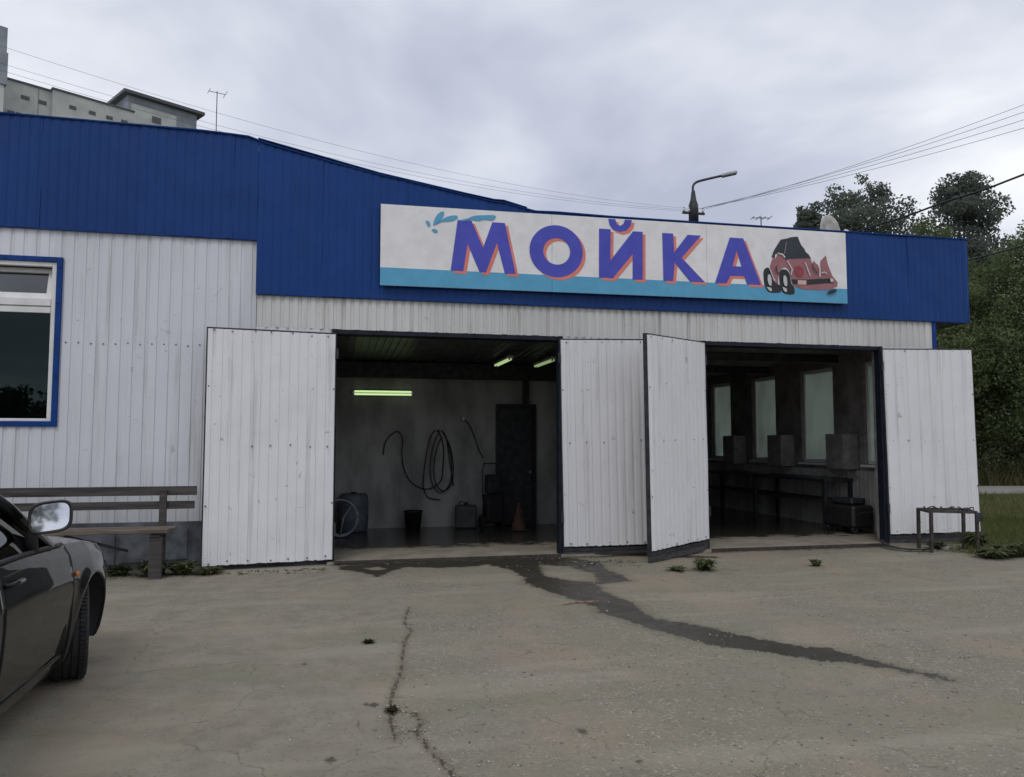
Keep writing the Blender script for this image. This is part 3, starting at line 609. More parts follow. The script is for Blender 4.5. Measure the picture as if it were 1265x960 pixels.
# ------------------------------------------------------------------ left window
def left_window():
    x0, x1, z0, z1 = -4.95, -3.32, 1.80, 3.93
    tr = MB(); t = 0.065; ya, yb = 10.775, 10.83
    tr.box(x0, x0 + t, ya, yb, z0, z1); tr.box(x1 - t, x1, ya, yb, z0, z1); tr.box(x0 + t, x1 - t, ya, yb, z1 - t, z1); tr.box(x0 + t, x1 - t, ya, yb, z0, z0 + t)
    w = bpart(tr.build('window', M['blue_trim'], bevel=0.004))
    a0, a1, b0, b1 = x0 + t, x1 - t, z0 + t, z1 - t
    f = MB(); s = 0.055; y2, y3 = 10.80, 10.87
    f.box(a0, a0 + s, y2, y3, b0, b1); f.box(a1 - s, a1, y2, y3, b0, b1); f.box(a0 + s, a1 - s, y2, y3, b1 - s, b1); f.box(a0 + s, a1 - s, y2, y3, b0, b0 + 0.035)
    f.box(a0 + s, a1 - s, y2 - 0.004, y3, 3.22, 3.292); f.box(a0 + s, a1 - s, y2 + 0.012, y3, 3.294, 3.306); f.box(a0 + s, a1 - s, y2 - 0.010, y3, 3.308, 3.40)
    f.build('frame', M['pvc'], w, bevel=0.004).matrix_parent_inverse = Matrix.Identity(4)
    # tilted hopper sash
    sash = MB(); c0, c1, d0, d1 = a0 + s, a1 - s, 3.40, b1 - s
    sash.box(c0, c1, -0.03, 0.03, 0.0, 0.07); sash.box(c0, c0 + .07, -0.03, 0.03, 0.07, d1 - d0 - .06); sash.box(c1 - .07, c1, -0.03, 0.03, 0.07, d1 - d0 - .06); sash.box(c0, c1, -0.03, 0.03, d1 - d0 - .06, d1 - d0)
    o = sash.build('sash', M['pvc'], w); o.data.transform(Matrix.Translation((0, 10.86, d0)) @ Matrix.Rotation(R(-13), 4, 'X'))
    p = MB().box(c0 + .07, c1 - .07, -0.004, 0.004, 0.07, d1 - d0 - .06).build('pane', M['sash_pane'], w); p.data.transform(Matrix.Translation((0, 10.86, d0)) @ Matrix.Rotation(R(-13), 4, 'X'))
    MB().box(a0 + s, a1 - s, 10.838, 10.846, b0 + 0.035, 3.22).build('pane', M['pane'], w)
    screws('screws', [(x0 + 0.1 + i * 0.22, ya, z1 - 0.03) for i in range(7)] + [(x1 - 0.03, ya, z0 + 0.2 + i * 0.45) for i in range(5)], w, M['blue_trim'], 0.012)
    # dark room behind it
    r = bpart(MB().box(-7.8, -0.75, 13.2, 13.3, 0, 4.9).build('partition_wall', M['int_dark']))
    bpart(MB().box(-7.8, -0.75, 11.03, 13.2, -0.02, 0.05).build('room_floor', M['int_dark']))
left_window()

# ------------------------------------------------------------------ gate leaves
def gate_leaf(H, E, z0, z1, skirt, front, pitch, seed, wob, crest=0.55, phase=0.0, lab=None, thick=0.055, lean=0.0, depth=0.012):
    H = Vector(H); E = Vector(E); d = E - H; L = d.length; ang = math.atan2(d.y, d.x); rg = random.Random(seed)
    fr = MB(); t = 0.05; a, b = (-thick, 0) if front > 0 else (0, thick)
    zb = z0 if skirt is None else z0 - 0.06
    fr.box(0, t, a, b, zb, z1); fr.box(L - t, L, a, b, zb, z1); fr.box(t, L - t, a, b, z1 - t, z1); fr.box(t, L - t, a, b, zb, zb + t); fr.box(t, L - t, a, b, (z0 + z1) / 2 - .025, (z0 + z1) / 2 + .025)
    fr.bar((t, (a + b) / 2, zb + t), (L - t, (a + b) / 2, (z0 + z1) / 2), 0.02, 0.04)
    leaf = fr.build('gate_leaf', M['dark_steel'], bevel=0.003); off = d.normalized() * (1.5 * math.sin(lean)); leaf.location = (H.x - off.x, H.y - off.y, max(0, L * math.sin(lean))); leaf.rotation_euler = (0, lean, ang); bpart(leaf)
    if lab: leaf['label'] = lab
    me = corr_mesh('profiled_sheet', L - 0.03, z0 + 0.015, z1 - 0.022, pitch, depth, 14, wob, seed, 1 if front > 0 else -1, crest, 0.055, phase, jag=0.006)
    sh = mesh_obj('profiled_sheet', me, M['gate_sheet'], leaf); sh.location = (0.012, 0.006 * front, 0)
    # plain back sheet
    MB().box(0.02, L - 0.02, (-thick - 0.004) if front > 0 else thick + 0.001, (-thick - 0.001) if front > 0 else thick + 0.004, z0 + 0.03, z1 - 0.03).build('back_sheet', M['int_wall'], leaf)
    yy = front * 0.019
    pts = []
    for zz in (z0 + 0.05, (z0 + z1) / 2, z1 - 0.045):
        n = int(L / 0.23)
        pts += [(0.10 + i * (L - 0.2) / (n - 1) + rg.uniform(-.03, .03), yy, zz + rg.uniform(-0.016, 0.016)) for i in range(n) if rg.random() < 0.85]
    pts += [(x, yy, z0 + (z1 - z0) * q) for x in (0.03, L - 0.04) for q in (0.25, 0.75)]
    screws('screws', pts, leaf, None, 0.0095, 1 if front > 0 else -1)
    if skirt is not None:
        MB().box(0.005, L - 0.005, a + 0.006, b - 0.006, skirt, z0 - 0.062).build('skirt', M['skirt'], leaf, bevel=0.004)
    for zz in (z0 + 0.35, z1 - 0.35):
        mb = MB(); mb.lathe([(0.0005, 0), (0.018, 0), (0.018, 0.14), (0.0005, 0.14)], 10, Matrix.Translation((-0.012, front * 0.02, zz))); mb.build('hinge', M['dark_steel'], leaf)
    return leaf
gate_leaf((0.06, 10.735), (-1.55, 10.50), 0.055, 3.07, None, +1, 0.118, 11, 0.0048, 0.62, depth=0.010)
gate_leaf((3.20, 10.735), (4.76, 10.60), 0.125, 3.09, 0.012, -1, 0.118, 12, 0.0030, lean=-R(0.8), depth=0.016)
gate_leaf((5.44, 10.735), (4.148, 9.854), 0.15, 3.08, 0.0, +1, 0.118, 13, 0.0030, lean=R(1.0), depth=0.016)
gate_leaf((8.50, 10.72), (10.08, 10.60), 0.165, 3.09, 0.03, -1, 0.195, 14, 0.0024, 0.72, lean=-R(0.7), depth=0.018)

# ------------------------------------------------------------------ sign board: МОЙКА
def sign():
    ink = {k: simple('sign_' + k, c, 0.5, 0, 0.06, 5) for k, c in dict(board=(0.74, 0.735, 0.735), blue=(0.085, 0.34, 0.54), letter=(0.055, 0.065, 0.44), pinkshade=(0.68, 0.20, 0.145), pink=(0.30, 0.125, 0.14), black=(0.013, 0.014, 0.02), dark=(0.020, 0.025, 0.036), white=(0.55, 0.55, 0.54), cream=(0.55, 0.42, 0.36), red=(0.27, 0.045, 0.06), greyline=(0.22, 0.17, 0.19)).items()}
    root = empty('sign_board', (4.23, 10.70, 3.75)); tag(root, 'long white sign reading МОЙКА in purple letters with a painted pink car', 'sign')
    inv = Matrix.Translation((-4.23, -10.70, -3.75))
    def fix(o): o.matrix_parent_inverse = inv; return o
    zt0, zt1 = 4.858, 4.893; x0, x1 = 0.622, 7.848; yf = 10.665
    seams = [x0, 3.05, 5.462, x1]
    for a, b_ in zip(seams[:-1], seams[1:]):
        zt = lambda x: zt0 + (zt1 - zt0) * (x - x0) / (x1 - x0)
        zb = lambda x: 3.736 + 0.035 * (x - x0) / (x1 - x0)
        g = 0.002
        vs = []
        for yy in (yf, yf + 0.02):
            vs += [(a + g, yy, zb(a)), (b_ - g, yy, zb(b_)), (b_ - g, yy, zt(b_)), (a + g, yy, zt(a))]
        fix(MB().add(vs, [(0, 1, 2, 3), (7, 6, 5, 4), (0, 4, 5, 1), (1, 5, 6, 2), (2, 6, 7, 3), (3, 7, 4, 0)]).build('panel', ink['board'], root))
        # painted water strip
        zs = lambda x: 3.981 + 0.02 * (x - x0) / (x1 - x0)
        vs = []
        for yy in (yf - 0.0015, yf - 0.0002):
            vs += [(a + g, yy, zb(a) + .001), (b_ - g, yy, zb(b_) + .001), (b_ - g, yy, zs(b_)), (a + g, yy, zs(a))]
        fix(MB().add(vs, [(0, 1, 2, 3), (7, 6, 5, 4), (0, 4, 5, 1), (1, 5, 6, 2), (2, 6, 7, 3), (3, 7, 4, 0)]).build('water_strip', ink['blue'], root))
    fix(MB().box(x0 + .01, x1 - .01, yf + .021, 10.74, 3.79, 3.83).build('back_rail', M['dark_steel'], root)); fix(MB().box(x0 + .01, x1 - .01, yf + .021, 10.74, 4.75, 4.79).build('back_rail', M['dark_steel'], root))
    def shp(name, loops, mat, lift, th=0.001):
        Mx = Matrix.Translation((0, yf - lift, 0)) @ Matrix.Rotation(R(90), 4, 'X')
        return fix(shape2d(name, loops, th, mat, root, Mx))
    def ell(cx, cz, rx, rz, n=48): return [(cx + rx * math.cos(2 * PI * i / n), cz + rz * math.sin(2 * PI * i / n)) for i in range(n)]
    Mm = [(1.683, 4.70), (1.88, 4.70), (2.045, 4.327), (2.177, 4.70), (2.358, 4.70), (2.513, 3.978), (2.358, 3.976), (2.243, 4.409), (2.085, 3.977), (1.995, 3.984), (1.825, 4.371), (1.765, 3.981), (1.589, 3.984)]
    Oo = [ell(3.113, 4.338, 0.397, 0.378), ell(3.119, 4.335, 0.20, 0.192)]
    Ii = [(3.76, 4.708), (3.94, 4.708), (3.93, 4.244), (4.286, 4.70), (4.438, 4.70), (4.43, 3.984), (4.272, 3.984), (4.276, 4.359), (3.965, 3.985), (3.754, 3.989)]
    Br = [(3.904, 4.862), (3.922, 4.775), (3.972, 4.706), (4.084, 4.676), (4.185, 4.706), (4.249, 4.782), (4.269, 4.866), (4.161, 4.866), (4.136, 4.80), (4.085, 4.767), (4.035, 4.788), (4.011, 4.864)]
    Kk = [(4.747, 4.704), (4.921, 4.704), (4.933, 4.421), (5.154, 4.70), (5.37, 4.70), (5.052, 4.347), (5.422, 3.994), (5.184, 3.992), (4.94, 4.266), (4.91, 3.988), (4.756, 3.99)]
    Aa = [[(5.846, 4.70), (6.068, 4.70), (6.351, 3.997), (6.118, 3.995), (6.071, 4.118), (5.84, 4.112), (5.779, 3.994), (5.587, 3.992)], [(5.954, 4.502), (6.032, 4.262), (5.883, 4.264)]]
    letters = [[Mm], Oo, [Ii], [Br], [Kk], Aa]
    for lp in letters:
        shp('letter_shadow', [[(x + 0.044, z - 0.038) for x, z in l] for l in lp], ink['pinkshade'], 0.0035)
    for lp in letters: shp('letter', lp, ink['letter'], 0.0055)
    for lp in SPLASH: shp('water_splash', [[tuple(v)[:2] for v in spline([(*p, 0) for p in lp + lp[:1]], 4)][:-1]], ink['blue'], 0.0075)
    for i, (nm, col, lp) in enumerate(SIGN_CAR):
        sm = [tuple(v)[:2] for v in spline([(*p, 0) for p in lp + lp[:1]], 3)][:-1] if nm in ('tyre', 'rim', 'lamp', 'shadow', 'shine') else lp
        shp('painted_car_' + nm, [sm], ink[col], 0.0035 + 0.0014 * i)
sign()

# ------------------------------------------------------------------ things in the bays
def lamp(loc, rz, L, label, st=6.0, tilt=0.0):
    r = empty('fluorescent_lamp', loc, rz); r.rotation_euler = (tilt, 0, rz); tag(r, label, 'lamp', 'fluorescent lamps in the wash bay')
    MB().box(-L / 2, L / 2, -0.05, 0.05, -0.015, 0.025).build('housing', M['pvc'], r, bevel=0.004)
    em = emit('tube_light', (0.74, 1.0, 0.46), st)
    for s in (-1, 1):
        MB().tube([(-L / 2 + 0.04, s * 0.026, -0.032), (L / 2 - 0.04, s * 0.026, -0.032)], 0.015, 10).build('tube', em, r)
        for e in (-1, 1): MB().box(e * (L / 2 - 0.02) - 0.015, e * (L / 2 - 0.02) + 0.015, s * 0.026 - 0.012, s * 0.026 + 0.012, -0.05, -0.015).build('socket', M['pvc'], r)
    return r
l1 = lamp((0.94, 14.72, 2.52), 0, 1.12, 'lit fluorescent lamp fixed flat on the back wall of the bay', 0.80); l1.rotation_euler = (R(-90), 0, 0)
lamp((2.98, 13.6, 3.06), R(90), 1.25, 'lit fluorescent lamp on the bay ceiling, left of two', 0.5)
lamp((3.74, 13.6, 3.06), R(90), 1.25, 'lit fluorescent lamp on the bay ceiling, nearest the right gate leaf', 0.3)

hose_labels = ['long black hose looped in coils on the bay back wall', 'black hose loop hanging down right beside the coiled hose', 'thin black hose running down to the wheeled pressure washer']
for i, h in enumerate(HOSES):
    pts = [(p.x, 14.70 - 0.03 * (k % 2) * 0 - 0.015 * i, p.y) for k, p in enumerate(spline([(a, b, 0) for a, b in h], 6))]
    o = MB().tube(pts, 0.010, 7).build('hose', M['rubber'], None, True); tag(o, hose_labels[i], 'hose', 'hoses on the bay wall')
    if i == 2:
        tp = pts[0]; MB().box(tp[0] - 0.035, tp[0] + 0.035, 14.66, 14.75, tp[2] - 0.03, tp[2] + 0.05).build('wall_tap', M['galv'], o, bevel=0.01)
    if i == 0:
        for dx, dz, q in ((0.0, 0.0, 1.0), (0.05, -0.03, 0.9)):
            ring = [(2.02 + dx + q * 0.20 * math.sin(a) * (1 - 0.25 * math.cos(a)), 14.655 - 0.02 * q, 1.24 + dz + q * 0.56 * math.cos(a)) for a in np.linspace(0.2, 6.1, 36)]
            MB().tube(ring, 0.010, 6).build('loop', M['rubber'], o, True)
    if i != 2:
        top = max(pts, key=lambda p: p[2])
        MB().tube([(top[0], 14.75, top[2] - 0.02), (top[0], 14.66, top[2] - 0.02), (top[0], 14.65, top[2] + 0.03)], 0.01, 6).build('hook', M['galv'], o)

def bucket():
    r = empty('bucket', (1.47, 14.25, 0.036)); tag(r, 'black plastic bucket standing on the wet bay floor', 'bucket')
    MB().lathe([(0.0005, 0), (0.13, 0), (0.165, 0.33), (0.178, 0.33), (0.178, 0.35), (0.158, 0.35), (0.125, 0.02), (0.0005, 0.02)], 24).build('body', M['plastic_black'], r, True)
    MB().tube([(0.17 * math.cos(a), 0.02, 0.33 + 0.09 * math.sin(a)) for a in np.linspace(0, PI, 13)], 0.005, 6).build('handle', M['galv'], r)
bucket()
def barrel():
    r = empty('barrel', (0.42, 14.35, 0.036)); tag(r, 'faded blue plastic barrel at the left of the bay back wall', 'barrel')
    bm = simple('faded_blue_plastic', (0.09, 0.105, 0.125), 0.6)
    MB().lathe([(0.0005, 0), (0.23, 0), (0.25, 0.03), (0.26, 0.2), (0.268, 0.22), (0.26, 0.24), (0.26, 0.45), (0.268, 0.47), (0.26, 0.49), (0.25, 0.62), (0.22, 0.66), (0.0005, 0.66)], 26).build('body', bm, r, True)
    MB().lathe([(0.0005, 0.66), (0.05, 0.662), (0.05, 0.69), (0.0005, 0.69)], 12).build('cap', M['plastic_black'], r)
barrel()
def coil():
    r = empty('hose_coil', (0.18, 13.4, 0.36)); tag(r, 'pale hose coil standing upright just inside the left gate post', 'hose')
    m = simple('pale_hose', (0.20, 0.24, 0.26), 0.45)
    for i in range(3):
        MB().tube([((0.27 + 0.012 * i) * math.cos(a), -0.03 + 0.035 * i + 0.01 * math.sin(3 * a), (0.30 - .01 * i) * math.sin(a)) for a in np.linspace(0, 2 * PI, 40)], 0.016, 7).build('turn', m, r, True)
    MB().tube([(0.0, 0, -0.3), (0.05, 0, 0.0), (0.18, 0.0, 0.2)], 0.015, 6).build('turn', m, r, True)
coil()
def washer():
    r = empty('pressure_washer', (2.93, 14.25, 0.036), R(12)); tag(r, 'upright dark pressure washer on wheels beside the dark inner door', 'pressure washer')
    MB().box(-0.16, 0.16, -0.14, 0.14, 0.10, 0.62).build('body', M['plastic_black'], r, bevel=0.03)
    MB().box(-0.13, 0.13, -0.12, 0.12, 0.63, 0.98).build('motor_cover', M['dark_steel'], r, bevel=0.03)
    MB().tube([(-0.15, 0.12, 0.5), (-0.15, 0.15, 1.05), (-0.12, 0.15, 1.18), (0.12, 0.15, 1.18), (0.15, 0.15, 1.05), (0.15, 0.12, 0.5)], 0.014, 8).build('handle', M['dark_steel'], r)
    for s in (-1, 1):
        MB().lathe([(0.03, -0.03), (0.11, -0.03), (0.125, -0.015), (0.125, 0.015), (0.11, 0.03), (0.03, 0.03)], 20, Matrix.Translation((s * 0.20, 0.05, 0.125)) @ Matrix.Rotation(R(90), 4, 'Y'), True).build('wheel', M['rubber'], r)
    MB().tube([(-0.1, -0.15, 0.5), (-0.2, -0.22, 0.2), (-0.05, -0.25, 0.02), (0.2, -0.22, 0.02)], 0.014, 6).build('outlet_hose', M['rubber'], r)
washer()
def canister():
    r = empty('canister', (2.45, 14.4, 0.036), R(-8)); tag(r, 'squat dark canister on the floor left of the pressure washer', 'canister')
    c = simple('olive_canister', (0.06, 0.065, 0.055), 0.6)
    MB().box(-0.2, 0.2, -0.12, 0.12, 0.0, 0.42).build('body', c, r, bevel=0.03)
    MB().lathe([(0.0005, 0.42), (0.04, 0.42), (0.04, 0.47), (0.0005, 0.47)], 12).build('cap', M['plastic_black'], r)
    MB().tube([(-0.12, 0, 0.41), (-0.12, 0, 0.48), (-0.05, 0, 0.48)], 0.012, 6).build('handle', M['plastic_black'], r)
canister()
def cone():
    r = empty('traffic_cone', (3.30, 13.75, 0.036)); tag(r, 'dull orange traffic cone in front of the dark inner door', 'traffic cone')
    c = simple('dull_orange', (0.085, 0.036, 0.027), 0.7)
    MB().box(-0.18, 0.18, -0.18, 0.18, 0, 0.03).build('base', M['rubber'], r, bevel=0.01)
    MB().lathe([(0.14, 0.03), (0.03, 0.5), (0.02, 0.505), (0.0005, 0.505)], 20).build('body', c, r, True)
cone()
# workbench and wall cabinets in the second bay
def workbench():
    r = empty('workbench', (8.95, 15.0, 0.036)); tag(r, 'long dark steel workbench along the windows of the second bay', 'workbench')
    def loc(o): return o
    MB().box(-0.30, 0.30, -2.45, 2.45, 0.86, 0.92).build('top', M['dark_steel'], r, bevel=0.005)
    MB().box(-0.26, 0.26, -2.38, 2.38, 0.50, 0.54).build('shelf', M['dark_steel'], r)
    for y in (-2.4, 0.0, 2.4):
        for x in (-0.26, 0.26): MB().box(x - 0.03, x + 0.03, y - 0.03, y + 0.03, 0, 0.86).build('leg', M['dark_steel'], r)
workbench()
for i, (y, lb) in enumerate(((12.68, 'grey box shelf unit on the wall nearest the right gate'), (14.68, 'grey wall box between the first and second large panes of the second bay'), (16.60, 'grey wall box deepest in the second bay'))):
    r = empty('wall_box', (9.12, y, 1.12)); tag(r, lb, 'wall box', 'wall boxes under the bay windows')
    m = simple('grey_box', (0.19, 0.182, 0.182), 0.7)
    MB().box(-0.16, 0.16, -0.26, 0.26, 0, 0.64).build('case', m, r, bevel=0.01)
    MB().box(-0.172, -0.162, -0.23, 0.23, 0.03, 0.61).build('front_panel', m, r)
    for s in (-1, 1): MB().bar((0.15, s * 0.24, -0.16), (-0.12, s * 0.24, -0.01), 0.025, 0.012).build('bracket', M['galv'], r)
def machine():
    r = empty('compressor', (8.92, 12.25, 0.036), R(8)); tag(r, 'dark bulky compressor at the near end of the long workbench', 'compressor')
    MB().box(-0.24, 0.24, -0.34, 0.34, 0.10, 0.48).build('body', M['plastic_black'], r, bevel=0.04)
    MB().box(-0.17, 0.17, -0.24, 0.24, 0.49, 0.60).build('cover', M['dark_steel'], r, bevel=0.03)
    for s in (-1, 1):
        MB().tube([(-0.1, s * 0.33, 0.34), (-0.1, s * 0.43, 0.37), (0.1, s * 0.43, 0.37), (0.1, s * 0.33, 0.34)], 0.016, 6).build('handle', M['dark_steel'], r)
        for x in (-0.17, 0.17): MB().lathe([(0.015, -0.025), (0.06, -0.025), (0.065, 0), (0.06, 0.025), (0.015, 0.025)], 14, Matrix.Translation((x, s * 0.28, 0.065)) @ Matrix.Rotation(R(90), 4, 'X'), True).build('wheel', M['rubber'], r)
machine()

# ------------------------------------------------------------------ bench
def bench():
    r = empty('bench', (-3.2, 10.25, 0)); tag(r, 'weathered plank bench with a two-slat back standing against the white wall', 'bench')
    for z0, z1, x1, off in ((0.955, 1.065, 1.595, 0.0), (0.79, 0.885, 1.575, -0.012)):
        MB().box(-1.55, x1, 0.17 + off, 0.205 + off, z0, z1).build('back_slat', M['bench_wood'], r, bevel=0.004)
    for y0, y1, x1 in ((-0.30, -0.11, 1.36), (-0.10, 0.10, 1.40)):
        MB().box(-1.5, x1, y0, y1, 0.545, 0.59).build('seat_plank', M['seat_wood'], r, bevel=0.005)
    for x in (-1.2, 1.22):
        MB().box(x - 0.04, x + 0.04, 0.105, 0.165, 0.0, 1.03).build('post', M['bench_wood'], r, bevel=0.004)
        MB().box(x - 0.07, x + 0.07, -0.25, -0.17, 0.0, 0.50).build('leg', M['bench_wood'], r, bevel=0.004)
        MB().box(x - 0.05, x + 0.05, -0.27, 0.10, 0.50, 0.543).build('cross_bar', M['bench_wood'], r)
    MB().bar((0.2, -0.1, 0.52), (0.85, 0.1, 0.30), 0.04, 0.03).build('brace', M['bench_wood'], r)
bench()

# ------------------------------------------------------------------ rack by the right gate leaf, rubble, strip
def rack():
    r = empty('metal_rack', (8.93, 10.0, 0)); tag(r, 'rusty low metal frame rack in front of the right gate leaf', 'rack')
    C_ = [(-0.37, -0.10), (0.15, -0.39), (0.40, 0.13), (-0.18, 0.38)]
    zt = 0.58
    for i, (x, y) in enumerate(C_):
        MB().bar((x, y, 0.0), (x + 0.01, y, zt), 0.04, 0.04).build('leg', M['rust'], r)
    for i in range(4):
        a = C_[i]; b = C_[(i + 1) % 4]
        MB().bar((a[0], a[1], zt + 0.02 - 0.002 * i), (b[0], b[1], zt + 0.018 - 0.002 * i), 0.04, 0.036).build('rail', M['rust'], r)
    MB().box(0.10, 0.21, -0.44, -0.425, 0.47, 0.60).build('end_plate', M['dark_steel'], r)
    rg = random.Random(3)
    for k in range(3):
        cx = -0.2 + 0.2 * k; pts = [(cx + 0.09 * math.cos(a) * (1 + .3 * math.sin(2 * a + k)), 0.0 + 0.1 * math.sin(a) + 0.1 - .12 * k, zt + 0.05 + 0.022 * math.sin(3 * a + k)) for a in np.linspace(0, 7, 22)]
        MB().tube(pts, 0.008, 5).build('wire_tangle', M['plastic_black'], r)
rack()
def rubble():
    rg = random.Random(8)
    for i, (x, y, s, lb) in enumerate(((9.22, 9.52, 0.21, 'pale broken concrete slab lying right of the metal rack'), (9.50, 9.62, 0.13, 'smaller pale concrete piece in the grass edge behind the rack'), (9.0, 10.12, 0.12, 'concrete lump under the metal rack'))):
        mb = MB(); n = 7; ang = sorted(rg.uniform(0, 2 * PI) for _ in range(n)); ang = [2 * PI * k / n + rg.uniform(-.25, .25) for k in range(n)]
        rad = [s * rg.uniform(0.75, 1.25) for _ in range(n)]; h = 0.05
        vs = [(rad[k] * math.cos(ang[k]) * 1.3, rad[k] * math.sin(ang[k]) * .8, -0.01) for k in range(n)] + [(rad[k] * .93 * math.cos(ang[k]) * 1.3, rad[k] * .93 * math.sin(ang[k]) * .8, h + rg.uniform(-.008, .02)) for k in range(n)]
        mb.add(vs, [tuple(range(n - 1, -1, -1)), tuple(range(n, 2 * n))] + [(k, (k + 1) % n, n + (k + 1) % n, n + k) for k in range(n)])
        o = mb.build('concrete_piece', M['concrete'], None, bevel=0.006); o.location = (x, y, 0); o.rotation_euler = (rg.uniform(-.08, .08), rg.uniform(-.1, .1), rg.uniform(0, 6)); tag(o, lb, 'rubble', 'broken concrete by the rack')
    pts = [(8.28, 10.62, 0.10), (8.24, 10.45, 0.05), (8.25, 10.25, 0.03), (8.38, 10.06, 0.028), (8.62, 9.98, 0.03)]
    mb = MB(); sp = spline(pts, 6); vs = []
    for p in sp: vs += [(p.x - 0.045, p.y - .02, p.z), (p.x + 0.045, p.y + .03, p.z), (p.x + 0.045, p.y + .03, p.z + 0.014), (p.x - 0.045, p.y - .02, p.z + 0.014)]
    n = len(sp)
    mb.add(vs, [(4 * i + a, 4 * i + 4 + a, 4 * i + 4 + (a + 1) % 4, 4 * i + (a + 1) % 4) for i in range(n - 1) for a in range(4)] + [(0, 1, 2, 3), (4 * n - 4, 4 * n - 3, 4 * n - 2, 4 * n - 1)])
    tag(mb.build('rubber_strip', M['rubber'], None, True), 'black rubber strip curled on the ground at the right gate post', 'rubber strip')
rubble()

